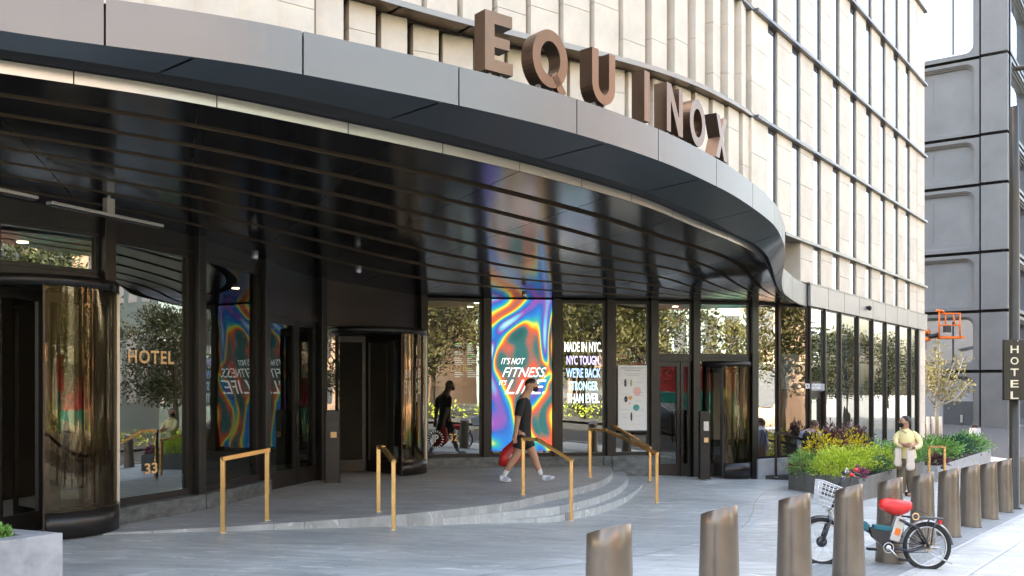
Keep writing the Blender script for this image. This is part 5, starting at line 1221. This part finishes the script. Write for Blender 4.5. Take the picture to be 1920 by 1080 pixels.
mb.tube([ym(1690, 811, .03), ym(1684, 816, .05), ym(1679.5, 825, .02), ym(1679, 833, -.04), ym(1683, 835, -.14), ym(1687, 834.5, -.22)], [.055, .068, .064, .062, .054, .042], 14, cap=False)
soften(mb.build('shirt', M['yellowcloth'], YM))
mb = MB(); loft(mb, [(ym(1701.5, 850), .165, .135), (ym(1701, 860), .172, .14), (ym(1700.5, 870), .17, .14), (ym(1700.5, 875), .12, .1)], wr=.01)
mb.tube([ym(1705, 862, .0), ym(1706.5, 874), ym(1708, 895), ym(1709, 908), ym(1710.5, 925)], [.10, .122, .104, .092, .085], 14, cap=False)
mb.tube([ym(1696, 862, .03), ym(1694, 874, .04), ym(1692.5, 895, .05), ym(1692.5, 908, .05), ym(1692, 925, .06)], [.10, .122, .104, .092, .085], 14, cap=False)
soften(mb.build('trousers', M['khaki'], YM))
for a, dy in ((1709, 0), (1691, .06)): skin('shoe', {'h': (Vector((ym(a, 0).x + .02, Y + dy, zf + .05)), .048), 't': (Vector((ym(a, 0).x - .16, Y + dy - .05, zf + .038)), .036)}, [('h', 't')], M['blackcloth'], YM, 'h')
hc = ym(1695, 791.5); mb = MB(); mb.ell(hc + Vector((.035, .01, .028)), (.108, .10, .108)); mb.build('hair', M['hair'], YM)
mb = MB(); mb.ell(hc + Vector((-.022, -.012, -.005)), (.082, .078, .105)); mb.ell(hc + Vector((-.103, -.035, -.0)), (.02, .016, .024)); mb.ell(hc + Vector((.03, -.09, -.01)), (.02, .012, .03)); mb.build('face', M['skin2'], YM)
mb = MB(); mb.ell(hc + Vector((-.062, -.022, -.052)), (.058, .068, .055)); mb.tube([hc + Vector((-.04, -.085, -.04)), hc + Vector((.02, -.095, 0))], .005, 5); mb.build('mask', M['blackcloth'], YM)
mb = MB()
for s_ in (-1, 1): mb.ell(hc + Vector((-.092 + .01 * s_, -.03 + s_ * .03, .022)), (.010, .014, .006))
mb.build('eyes', M['hair'], YM)
mb = MB(); mb.tube([ym(1700, 805.5, -.07), ym(1694, 810, -.13), ym(1690, 806.5, -.06)], .018, 6); mb.build('collar', M['yellowcloth'], YM)
def clothbag(cx, y0, y1, dy, wmax, label, seed):
    o = thing('tote_bag', label, 'bag', ym(cx, y1, dy)); mb = MB(); rnd = random.Random(seed); vs = []; n = 16; rows = 8
    for i in range(rows + 1):
        t = i / rows; c_ = ym(cx, y0 + (y1 - y0) * t, dy); r = wmax * (.72 + .28 * t) * (1 if i < rows else .75)
        for k in range(n): a = 2 * math.pi * k / n; rr = r * (1 + .12 * math.sin(2 * a + i) + rnd.uniform(-.05, .05)); vs.append(c_ + Vector((rr * abs(math.cos(a)) ** .5 * (1 if math.cos(a) > 0 else -1), .35 * rr * math.sin(a), .012 * math.sin(2 * a + seed))))
    mb.add(vs, [(i * n + k, i * n + (k + 1) % n, (i + 1) * n + (k + 1) % n, (i + 1) * n + k) for i in range(rows) for k in range(n)], True); mb.f.append(tuple(len(vs) - n + k for k in range(n))); mb.sm.append(True)
    mb.build('bag_body', M['tote'], o); mb = MB(); mb.tube([ym(cx - 2, y0 + 2, dy), ym(cx + 1, y0 - 6, dy - .02), ym(cx + 3, y0 + 2, dy)], .012, 6); mb.build('handle', M['tote'], o)
clothbag(1676, 839, 872, -.20, .085, 'cream cloth bag hanging left from the arm of the man in yellow', 1)
clothbag(1693, 841, 878, -.36, .095, 'cream cloth bag hanging in front of the brown trousers', 2)

# --- man with a backpack going down to the side door, seen from behind
Y = 21.1
def bmn(px, py, dy=0): return at(px, py, Y) + Vector((0, dy, 0))
BM_ = thing('person', 'man seen from behind with lilac shirt and dark backpack at the side door', 'person', (bmn(1520, 0).x, Y, H - 2.45))
nd = {'pel': (bmn(1518, 855), (.14, .12)), 'ch': (bmn(1519, 829), (.15, .12)), 'sh': (bmn(1520, 812), (.14, .11)), 'nk': (bmn(1524, 804), .06), 'hd0': (bmn(1526, 800), .07), 'hd': (bmn(1527.5, 797), .088), 'hd2': (bmn(1527.5, 793), .07),
      'nsh': (bmn(1534, 813, -.02), .065), 'nel': (bmn(1537, 832, -.03), .048), 'nwr': (bmn(1536, 848, -.12), .034), 'fsh': (bmn(1506, 813, .05), .065), 'fel': (bmn(1501, 832, .05), .048), 'fwr': (bmn(1501, 848, .0), .034),
      'nhp': (bmn(1523, 865), .11), 'nkn': (bmn(1524, 895), .075), 'nan': (bmn(1525, 925), .045), 'fhp': (bmn(1512, 865, .04), .11), 'fkn': (bmn(1511, 895, .04), .075), 'fan': (bmn(1511, 925, .06), .045)}
skin('body', nd, chain(['pel', 'ch', 'sh', 'nk', 'hd0', 'hd', 'hd2']) + chain(['sh', 'nsh', 'nel', 'nwr']) + chain(['sh', 'fsh', 'fel', 'fwr']) + chain(['pel', 'nhp', 'nkn', 'nan']) + chain(['pel', 'fhp', 'fkn', 'fan']), M['skin'], BM_, 'pel')
hand('hand', bmn(1536, 850, -.12), (0, -.2, -1), (1, 0, 0), M['skin'], BM_); hand('hand', bmn(1501, 850, 0), (0, -.2, -1), (1, 0, 0), M['skin'], BM_)
st = {'w': (bmn(1518, 856), (.175, .14)), 'c': (bmn(1519, 829), (.178, .14)), 's': (bmn(1520, 813), (.15, .115)), 'n': (bmn(1523.5, 806), .075), 'ns': (bmn(1533.5, 814, -.02), .08), 'ne': (bmn(1537, 832, -.03), .066), 'nw': (bmn(1536, 846, -.11), .05), 'fs': (bmn(1506.5, 814, .05), .08), 'fe': (bmn(1501, 832, .05), .066), 'fw': (bmn(1501, 846, .0), .05)}
skin('shirt', st, chain(['w', 'c', 's', 'n']) + chain(['s', 'ns', 'ne', 'nw']) + chain(['s', 'fs', 'fe', 'fw']), M['lilac'], BM_, 'c')
skin('trousers', {'h': (bmn(1518, 860), (.16, .14)), 'n1': (bmn(1523.5, 868), .12), 'n2': (bmn(1524.5, 895), .09), 'n3': (bmn(1525, 927), .07), 'f1': (bmn(1512, 868, .04), .12), 'f2': (bmn(1511.5, 895, .05), .09), 'f3': (bmn(1511, 927, .06), .07)}, chain(['h', 'n1', 'n2', 'n3']) + chain(['h', 'f1', 'f2', 'f3']), M['blackcloth'], BM_, 'h')
hc = bmn(1527.5, 796); mb = MB(); mb.ell(hc + Vector((-.01, -.012, .02)), (.09, .098, .095)); mb.build('hair', M['hairbrown'], BM_)
mb = MB(); mb.ell(hc + Vector((.01, .025, -.01)), (.082, .085, .105)); mb.ell(hc + Vector((.088, -.005, -.015)), (.012, .02, .03)); mb.ell(hc + Vector((-.078, .01, -.015)), (.012, .02, .03)); mb.build('face', M['skin'], BM_)
bp = thing('backpack', 'dark rucksack worn on the back of the man in lilac', 'backpack', bmn(1515, 838, -.2))
mb = MB(); mb.box(bmn(1514, 824.5, -.24), (.36, .20, .36)); mb.build('pack', M['blackcloth'], bp, bevel=.07); mb = MB(); mb.box(bmn(1513, 830, -.36), (.26, .07, .19)); mb.build('pocket', M['blackcloth'], bp, bevel=.03)
mb = MB(); mb.tube([bmn(1507, 818, -.14), bmn(1509, 809, -.10), bmn(1511, 808.5, 0)], .022, 6); mb.tube([bmn(1522, 816, -.14), bmn(1528, 807.5, -.12), bmn(1530, 808, 0)], .022, 6); mb.build('strap', M['blackcloth'], bp)
# --- distant person by the grey service door
Y = 44.0
FP = thing('person', 'distant person in pale top standing by the grey service door', 'person', at(1828, 840, Y))
nd = {'pel': (at(1828, 824, Y), .17), 'ch': (at(1828, 813, Y), .19), 'sh': (at(1828, 807, Y), .15), 'nk': (at(1828, 804, Y), .07), 'hd': (at(1828, 800.5, Y), .11), 'a1': (at(1822, 808, Y), .08), 'a2': (at(1820, 818, Y), .06), 'a3': (at(1822, 824, Y - .1), .05), 'b1': (at(1834, 808, Y), .08), 'b2': (at(1836, 817, Y), .06), 'b3': (at(1832, 806, Y - .15), .05), 'l1': (at(1825, 832, Y), .09), 'l2': (at(1825, 848, Y), .07), 'l3': (at(1825, 866, Y), .05), 'm1': (at(1831, 832, Y), .09), 'm2': (at(1831, 848, Y), .07), 'm3': (at(1831, 866, Y), .05)}
skin('body', nd, chain(['pel', 'ch', 'sh', 'nk', 'hd']) + chain(['sh', 'a1', 'a2', 'a3']) + chain(['sh', 'b1', 'b2', 'b3']) + chain(['pel', 'l1', 'l2', 'l3']) + chain(['pel', 'm1', 'm2', 'm3']), M['skin'], FP, 'pel', sub=1)
skin('top', {'w': (at(1828, 824, Y), .20), 'c': (at(1828, 813, Y), .215), 's': (at(1828, 807.5, Y), .17), 'a': (at(1821.5, 809, Y), .10), 'aa': (at(1820, 818, Y), .08), 'b': (at(1834.5, 809, Y), .10), 'bb': (at(1836, 816, Y), .08)}, chain(['w', 'c', 's']) + chain(['s', 'a', 'aa']) + chain(['s', 'b', 'bb']), M['whitecloth'], FP, 'c', sub=1)
mb = MB(); mb.ell(at(1828, 799.3, Y + .03), (.125, .125, .12)); mb.build('hair', M['hair'], FP)

# ------------------------------------------------------------------ electric bicycle (local frame: x towards the rear wheel, y away from the viewer, z up)
fw = Vector((3.44, 10.45)); rw = Vector((4.60, 10.42)); bb_ = rw - fw; WB = bb_.length
zb0 = (g(fw.x, fw.y) + g(rw.x, rw.y)) / 2
BK = thing('electric_bicycle', 'black electric bicycle with white wire basket and red saddle cover leaning among the bollards', 'bicycle', (fw.x, fw.y, zb0), rz=math.atan2(bb_.y, bb_.x))
BK.rotation_euler = (R(-3), math.atan2(g(fw.x, fw.y) - g(rw.x, rw.y), WB), math.atan2(bb_.y, bb_.x))
RW = .27
def tor(mb, c, r, t, axis='Y', n=40, k=8, sc=1.0):
    vs = []
    for i in range(n):
        a = 2 * math.pi * i / n
        for j in range(k):
            b_ = 2 * math.pi * j / k; rr = r + t * math.cos(b_); vs.append(Vector(c) + Vector((rr * math.cos(a), t * sc * math.sin(b_), rr * math.sin(a))))
    mb.add(vs, [(i * k + j, ((i + 1) % n) * k + j, ((i + 1) % n) * k + (j + 1) % k, i * k + (j + 1) % k) for i in range(n) for j in range(k)], True)
def wheel(cx, hubr):
    e = bpy.data.objects.new('wheel', None); col.objects.link(e); e.parent = BK; ORG[e.name] = Vector((0, 0, 0))
    c = (cx, 0, RW); mb = MB(); tor(mb, c, RW - .024, .024); mb.build('tyre', M['rubber'], e, local=True)
    mb = MB(); tor(mb, c, RW - .055, .010, sc=1.4); mb.build('rim', M['steel'], e, local=True)
    mb = MB()
    for k in range(28):
        a = 2 * math.pi * k / 28; s_ = .03 * (1 if k % 2 else -1); a2 = a + (.5 if k % 4 < 2 else -.5)
        mb.tube([(cx + hubr * math.cos(a2), s_, RW + hubr * math.sin(a2)), (cx + (RW - .06) * math.cos(a), 0, RW + (RW - .06) * math.sin(a))], .0016, 4)
    mb.build('spoke', M['steel'], e, local=True)['kind'] = 'stuff'
    mb = MB(); mb.ell(c, (hubr, .045, hubr)); mb.tube([(cx, -.07, RW), (cx, .07, RW)], .012, 8); mb.build('hub', M['frameblack'], e, local=True)
    return e
wheel(0, .062); wheel(WB, .035)
def tb_(name, segs, r, m, parent=None, n=8):
    mb = MB()
    for sgm in segs: mb.tube(sgm, r, n)
    return mb.build(name, M[m], parent or BK, local=True)
# positions measured in the photograph (metres from the front contact point)
sc_ = 10.45 / F
def bk(px, py, y=0): return Vector(((px - 1539) * sc_, y, (1053.5 - py) * sc_))
tb_('fork', [[(0, -.05, RW), bk(1552, 968, -.05)], [(0, .05, RW), bk(1552, 968, .05)]], .017, 'frameblack')
tb_('suspension', [[bk(1552, 968, -.05), bk(1557, 944, -.05)], [bk(1552, 968, .05), bk(1557, 944, .05)], [bk(1552, 950, -.07), bk(1552, 950, .07)]], .011, 'steel')
mb = MB()
for s_ in (-.05, .05):
    for k in range(7): p = bk(1552, 966, s_).lerp(bk(1557, 948, s_), k / 6); 
    pts = [bk(1552, 966, s_).lerp(bk(1557, 948, s_), k / 42) + Vector((.018 * math.cos(k), .018 * math.sin(k), 0)) for k in range(43)]; mb.tube(pts, .003, 4)
mb.build('spring', M['steel'], BK, local=True)
tb_('head_tube', [[bk(1556, 948), bk(1568, 905)], [bk(1568, 905), bk(1578, 886)]], .019, 'frameblack')
tb_('stem', [[bk(1576, 892), bk(1583, 868)]], .014, 'steel')
tb_('frame', [[bk(1562, 930), bk(1590, 965), bk(1625, 985), bk(1660, 1005), bk(1668, 1016)], [bk(1668, 1016), bk(1678, 965), bk(1687, 935)], [bk(1672, 990), bk(1700, 992), bk(1738, 1010)], [bk(1682, 962), bk(1712, 975), bk(1733, 1008)],
             [bk(1662, 1012, -.03), bk(1700, 1018, -.05), (WB, -.06, RW)], [bk(1662, 1012, .03), bk(1700, 1018, .05), (WB, .06, RW)], [bk(1680, 960, -.05), bk(1716, 975, -.06), (WB, -.06, RW)]], .0145, 'frameblack')
mb = MB(); 
for s_ in (-.035, .035): mb.add([bk(1625, 975, s_), bk(1660, 985, s_), bk(1668, 1005, s_), bk(1655, 1014, s_), bk(1632, 995, s_)], [(0, 1, 2, 3, 4)])
mb.add([bk(1625, 975, -.035), bk(1660, 985, -.035), bk(1660, 985, .035), bk(1625, 975, .035), bk(1632, 995, -.035), bk(1655, 1014, -.035), bk(1655, 1014, .035), bk(1632, 995, .035)], [(0, 1, 2, 3), (4, 5, 6, 7)])
mb.build('motor_cover', M['frameblack'], BK, local=True)
mb = MB(); mb.box(bk(1650, 977), (.20, .10, .06), M=Matrix.Rotation(R(4), 3, 'Y')); mb.build('footboard', M['teal'], BK, local=True, bevel=.015)
mb = MB(); mb.box(bk(1618, 975), (.09, .09, .09), M=Matrix.Rotation(R(40), 3, 'Y')); mb.build('teal_cover', M['teal'], BK, local=True, bevel=.02)
mb = MB(); mb.box(bk(1678, 978), (.11, .085, .28), M=Matrix.Rotation(R(16), 3, 'Y')); bt = mb.build('battery', M['silver'], BK, local=True, bevel=.01)
mb = MB(); mb.box(bk(1677, 983, -.045), (.06, .004, .075), M=Matrix.Rotation(R(16), 3, 'Y')); mb.build('sticker', M['orange'], bt, local=True)
tb_('seat_post', [[bk(1687, 935), bk(1672, 1000, 0)], [bk(1690, 948), bk(1694, 925)]], .016, 'steel')
# saddle in its red cover
mb = MB(); vs = []; n = 18; rows = [(1645, 935, .02, .012), (1648, 934, .055, .04), (1656, 935, .075, .06), (1668, 937, .09, .07), (1682, 938, .105, .068), (1694, 937, .11, .055), (1701, 934, .09, .042), (1704, 932, .03, .015)]; rnd = random.Random(9)
for px, py, wy, hz_ in rows:
    for k in range(n): a = 2 * math.pi * k / n; f_ = 1 + rnd.uniform(-.09, .09); vs.append(bk(px, py) + Vector((rnd.uniform(-.006, .006), wy * f_ * math.cos(a), hz_ * 1.25 * f_ * math.sin(a))))
mb.add(vs, [(i * n + k, i * n + (k + 1) % n, (i + 1) * n + (k + 1) % n, (i + 1) * n + k) for i in range(len(rows) - 1) for k in range(n)], True)
mb.f += [tuple(range(n)), tuple(len(vs) - n + k for k in range(n))]; mb.sm += [True, True]; mb.build('saddle', M['red'], BK, local=True)
# handlebar, grips, lamp
tb_('handlebar', [[bk(1568, 880, -.22), bk(1578, 875, -.12), bk(1583, 871, 0), bk(1590, 876, .12), bk(1606, 880, .24)], [bk(1560, 876, -.26), bk(1568, 880, -.22)]], .013, 'frameblack')
tb_('grip', [[bk(1559, 876, -.30), bk(1568, 880, -.2)]], .019, 'rubber'); tb_('grip', [[bk(1606, 879, .22), bk(1626, 882, .30)]], .019, 'rubber')
tb_('brake_lever', [[bk(1570, 882, -.2), bk(1558, 884, -.28)], [bk(1600, 882, .2), bk(1624, 886, .28)]], .006, 'steel')
mb = MB(); mb.ell(bk(1607, 871.5, .12), (.026, .026, .022)); mb.ell(bk(1598, 881, .1), (.03, .02, .02)); mb.build('bell', M['red'], BK, local=True)
tb_('cable', [spline([bk(1570, 880, -.15), bk(1560, 905, -.12), bk(1562, 930, -.03), bk(1558, 950, -.05)], 14), spline([bk(1600, 882, .15), bk(1592, 905, .1), bk(1570, 930, .03), bk(1560, 960, .04)], 14), spline([bk(1690, 925, 0), bk(1712, 938, .1), bk(1738, 949, .05)], 10)], .0035, 'rubber', n=5)
mb = MB(); mb.ell(bk(1563, 912, -.08), (.035, .03, .03)); mb.build('headlamp', M['silver'], BK, local=True)
# basket
mb = MB(); t0 = [bk(1534, 893), bk(1582, 908)]
def bask(u, v, h_):                                   # u along x 0..1, v across 0..1, h 0 bottom..1 top
    top_ = bk(1532, 893).lerp(bk(1581, 910), u); bot_ = bk(1527, 936).lerp(bk(1565, 948), u); p = bot_.lerp(top_, h_); wy = .10 + .045 * h_; p.y = (v - .5) * 2 * wy; return p
def loop(h_, m_=6):
    pts = [bask(k / m_, 0, h_) for k in range(m_)] + [bask(1, k / m_, h_) for k in range(m_)] + [bask(1 - k / m_, 1, h_) for k in range(m_)] + [bask(0, 1 - k / m_, h_) for k in range(m_)]; return pts
for h_ in (0, .2, .4, .6, .8, 1.0): mb.tube(loop(h_), .0042 if h_ < 1 else .007, 5, closed=True)
l0, l1 = loop(0, 7), loop(1, 7)
for a, c in zip(l0, l1): mb.tube([a, c], .0036, 4)
for k in range(1, 7): mb.tube([bask(k / 7, 0, 0), bask(k / 7, 1, 0)], .0036, 4); mb.tube([bask(0, k / 7, 0), bask(1, k / 7, 0)], .0036, 4)
mb.build('basket', M['whitewire'], BK, local=True)
tb_('basket_bracket', [[bk(1540, 944, -.05), bk(1560, 948, -.02)], [bk(1540, 944, .05), bk(1560, 948, .02)], [bk(1535, 950), bk(1562, 952)]], .006, 'steel')
# mudguards, rack, crank, stand
def guard(cx, a0, a1, r=RW + .018):
    mb = MB(); vs = []; n_ = 20
    for k in range(n_ + 1):
        a = R(a0 + (a1 - a0) * k / n_)
        for y_, rr in ((-.035, r - .01), (0, r + .006), (.035, r - .01)): vs.append((cx + rr * math.cos(a), y_, RW + rr * math.sin(a)))
    mb.add(vs, [(3 * k + e, 3 * k + 3 + e, 3 * k + 4 + e, 3 * k + 1 + e) for k in range(n_) for e in (0, 1)], True); mb.build('mudguard', M['silver'] if cx > .5 else M['frameblack'], BK, local=True)
guard(WB, 5, 190); guard(0, 60, 165)
tb_('rack', [[bk(1693, 955, -.06), bk(1760, 955, -.06)], [bk(1693, 955, .06), bk(1760, 955, .06)], [bk(1760, 955, -.06), bk(1760, 955, .06)], [bk(1725, 955, -.06), bk(1725, 955, .06)], [bk(1750, 956, -.06), bk(1741, 975, -.06), bk(1738, 1005, -.06)], [bk(1750, 956, .06), bk(1741, 975, .06), bk(1738, 1005, .06)], [bk(1735, 956, -.06), bk(1728, 968, -.05)]], .009, 'frameblack')
mb = MB(); mb.box(bk(1757, 962), (.03, .07, .05)); mb.build('tail_lamp', M['red'], BK, local=True, bevel=.006)
mb = MB(); tor(mb, bk(1660, 1013, -.06), .055, .006, n=28, k=5); mb.ell(bk(1660, 1013, -.06), (.03, .012, .03)); mb.build('chainring', M['steel'], BK, local=True)
mb = MB(); tor(mb, (WB, -.05, RW), .04, .006, n=20, k=5); mb.build('sprocket', M['gold'], BK, local=True)
tb_('chain', [[bk(1660, 1022, -.06), bk(1734, 1018, -.05)], [bk(1660, 1004, -.06), bk(1734, 1004, -.05)]], .004, 'rubber', n=5)
tb_('crank', [[bk(1660, 1013, -.075), bk(1677, 1031, -.085)], [bk(1660, 1013, .075), bk(1645, 1000, .085)]], .010, 'steel')
mb = MB(); mb.box(bk(1685, 1033, -.13), (.10, .08, .025)); mb.box(bk(1640, 1020, .13), (.09, .08, .025)); mb.build('pedal', M['rubber'], BK, local=True)
tb_('derailleur', [[(WB, -.07, RW), bk(1752, 1008, -.07), bk(1757, 1022, -.07)]], .007, 'steel')
tb_('kickstand', [[bk(1733, 1018, -.05), bk(1775, 1037, -.09)]], .008, 'steel')
mb = MB(); tor(mb, bk(1708, 953, -.07), .035, .008, n=18, k=5); mb.build('lock', M['gold'], BK, local=True)

# ------------------------------------------------------------------ the far side of the street: seen only in the glass
def env_tree(x, y, h, r, m, seed, label):
    z = g(x, y); o = thing('street_tree', label, 'tree', (x, y, z), 'street trees across the road')
    rnd = random.Random(seed); mb = MB(); mb.tube([(x, y, z - .3), (x + .1, y, z + h * .35), (x, y + .1, z + h * .6)], [.16, .13, .07], 8)
    for k in range(6): a = rnd.uniform(0, 6.28); mb.tube([(x, y, z + h * (.3 + .05 * k)), (x + r * .7 * math.cos(a), y + r * .7 * math.sin(a), z + h * (.55 + .06 * k))], [.06, .02], 6)
    mb.build('trunk', M['bark'], o)
    mb = MB()
    for k in range(26):
        a = rnd.uniform(0, 6.28); rr = rnd.uniform(0, r * .8); leaves(mb, (x + rr * math.cos(a), y + rr * math.sin(a), z + h * rnd.uniform(.34, .97)), (r * .46, r * .46, r * .38), 250, .25, shell=.25, seed=seed * 31 + k)
    mb.build('crown', M[m], o)
    return o
tl_ = [(-6, -15.5, 9), (1.5, -14.5, 9), (-12.5, -16, 9), (124, -5, 9), (122, 1, 9), (123, 7, 9)] + [(-27, -20, 8), (-18, -21, 9), (-10, -20, 8), (-4, -22, 9), (3, -21, 8), (9.5, -19, 9), (24, -20, 9), (32, -20, 9), (41, -19, 9), (51, -18, 9), (63, -17, 9), (76, -18, 9), (88, -18, 9), (100, -17, 9), (82, -12.6, 9), (93, -12.6, 9), (105, -12, 9), (118, -11, 9), (130, -10, 9)] + [(-22, -15, 8), (-14, -17, 7), (-7, -14, 8.5), (-1, -18, 7), (6, -15, 8), (20, -14, 8), (28, -16, 9), (36, -15, 8.5), (46, -15, 9), (57, -14, 9), (70, -13, 9)]
WORDS = 'one two three four five six seven eight nine ten eleven twelve thirteen fourteen fifteen sixteen seventeen eighteen nineteen twenty twentyone twentytwo twentythree twentyfour twentyfive twentysix twentyseven twentyeight twentynine thirty thirtyone thirtytwo thirtythree thirtyfour thirtyfive thirtysix thirtyseven thirtyeight thirtynine forty fortyone fortytwo'.split()
protos = []
for k, (s_, q_, h_) in enumerate(tl_):
    p = SQ(s_, q_); lb = 'leafy street tree number %s along the opposite pavement' % WORDS[k]
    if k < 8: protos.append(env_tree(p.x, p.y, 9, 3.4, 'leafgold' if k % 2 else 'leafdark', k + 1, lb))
    else:
        c_ = copy_tree(protos[k % 8]); c_['label'] = lb; c_.location = (p.x, p.y, g(p.x, p.y)); c_.rotation_euler = (0, 0, k * 1.3); c_.scale = (h_ / 9,) * 3

def env_building(s0, s1, q0, q1, h, m1, m2, label, fins, fh=3.6):
    c = SQ((s0 + s1) / 2, (q0 + q1) / 2); o = thing('facing_building', label, 'building', (c.x, c.y, -2)); mb = MB()
    P_ = [SQ(s0, q0), SQ(s1, q0), SQ(s1, q1), SQ(s0, q1)]; mb.prism([(p.x, p.y) for p in P_], -3, h); mb.build('wall', M[m1] if isinstance(m1, str) else m1, o)
    n = int((s1 - s0) / fins)
    for f_ in range(int((h - 1) / fh)):
        mb = MB()
        for k in range(n):
            a = SQ(s0 + (k + .18) * (s1 - s0) / n, q1 + .02); c_ = SQ(s0 + (k + .82) * (s1 - s0) / n, q1 + .02); z_ = .4 + f_ * fh; mb.bar(a, c_, .08, z_, z_ + fh * .72)
        for k in range(int((q1 - q0) / fins)):
            a = SQ(s0 - .02, q0 + (k + .2) * fins); c_ = SQ(s0 - .02, q0 + (k + .8) * fins); mb.bar(a, c_, .08, z_, z_ + fh * .72)
        mb.build('window_row', M[m2] if isinstance(m2, str) else m2, o)
tan = mat('tan_masonry', (.40, .27, .19), .8, var=.1, vscale=.3); pale = mat('pale_curtain_wall', (.34, .44, .43), .5, var=.08, vscale=.2); redb = mat('red_brick', (.35, .12, .08), .8, var=.2, vscale=1)
env_building(-45, -6, -48, -30, 24, tan, 'windowglass', 'tan masonry block across the street seen in the glass', 3.2)
env_building(-4, 22, -52, -33, 15, pale, 'windowglass', 'pale green glazed block across the street seen in the glass', 1.6)
env_building(26, 60, -46, -26, 20, tan, 'windowglass', 'second tan block across the street seen in the glass', 2.8)
env_building(66, 110, -42, -20, 17, pale, M['white'], 'pale ribbed block at the end of the street seen in the glass', 1.2, 8)
nb = SQ(50, 52); SHD = thing('shade_block', 'unseen masonry block added behind the hotel to shade the cross street', 'building', (nb.x, nb.y, -3)); mb = MB(); mb.prism([tuple(SQ(a, b)) for a, b in ((36, 42), (140, 42), (140, 62), (36, 62))], -4, 64); mb.build('wall', tan, SHD)  # unseen block, added to keep the sun off cross street and far road
# painted hoarding, hedge and parked car opposite
def hoard(s0, s1, m, z0, z1, label):
    a = SQ(s0, -20); c = SQ(s1, -20); mb = MB(); mb.bar(a, c, .1, g(a.x, a.y) + z0, g(a.x, a.y) + z1); return mb
o = thing('site_hoarding', 'red and turquoise painted hoarding seen in the door glass', 'hoarding', tuple(SQ(16, -20)) + (-.8,))
(lambda A, B_: (A.add(B_.v, B_.f)))(hoard(3, 8, 0, 1.5, 3.1, ''), hoard(21, 29, 0, 1.5, 3.1, '')).build('red_board', mat('red_board', (.55, .05, .07), .6), o); (lambda A, B_: (A.add(B_.v, B_.f)))(hoard(3, 8, 0, -.3, 1.49, ''), hoard(21, 29, 0, -.3, 1.49, '')).build('turquoise_board', mat('turquoise_board', (.02, .35, .33), .6), o)
mb = MB()
for k in range(60):
    p = SQ(-30 + k * 1.6, -12.9 + .2 * math.sin(k)); leaves(mb, (p.x, p.y, g(p.x, p.y) + .5), (.9, .7, .6), 90, .16, seed=400 + k)
hd = mb.build('hedge', M['leaflime']); tag(hd, 'low sunlit hedge along the opposite pavement', 'hedge')
def car(s_, q_, m, label):
    p = SQ(s_, q_); z = g(p.x, p.y) - .14; o = thing('parked_car', label, 'car', (p.x, p.y, z), rz=DANG)
    prof = [(-2.2, .45), (-2.25, .75), (-1.6, .9), (-1.3, .95), (-.7, 1.38), (.75, 1.42), (1.5, .98), (2.1, .85), (2.2, .5), (2.1, .28), (-2.1, .28)]; mb = MB(); n = len(prof)
    vs = [(x, -.85 + (.1 if z_ > 1 else 0), z_) for x, z_ in prof] + [(x, .85 - (.1 if z_ > 1 else 0), z_) for x, z_ in prof]
    mb.add(vs, [tuple(range(n)), tuple(range(2 * n - 1, n - 1, -1))] + [(i, (i + 1) % n, n + (i + 1) % n, n + i) for i in range(n)]); mb.build('body', m, o, local=True, bevel=.08)
    for sd in (-1, 1):
        mb = MB(); mb.add([(-1.15, sd * .80, 1.0), (-.65, sd * .765, 1.33), (.7, sd * .765, 1.36), (1.3, sd * .80, 1.0)], [(0, 1, 2, 3)]); mb.build('side_window', M['windowglass'], o, local=True)
        for x in (-1.4, 1.4):
            mb = MB(); mb.lathe((0, 0, 0), [(.32, -.1), (.32, .1)], 20); mb.v = [Vector((v.x + x, v.z + sd * .78, v.y + .32)) for v in mb.v]; mb.build('wheel', M['rubber'], o, local=True)
car(17, -9.6, mat('white_car_paint', (.75, .75, .75), .25, coat=.6), 'white parked car across the road seen in the glass'); car(8.5, -9.7, mat('dark_car_paint', (.03, .04, .06), .25, coat=.6), 'dark parked car across the road seen in the glass')
car(29, -9.6, mat('grey_car_paint', (.2, .2, .22), .25, coat=.6), 'grey parked car farther across the road seen in the glass')
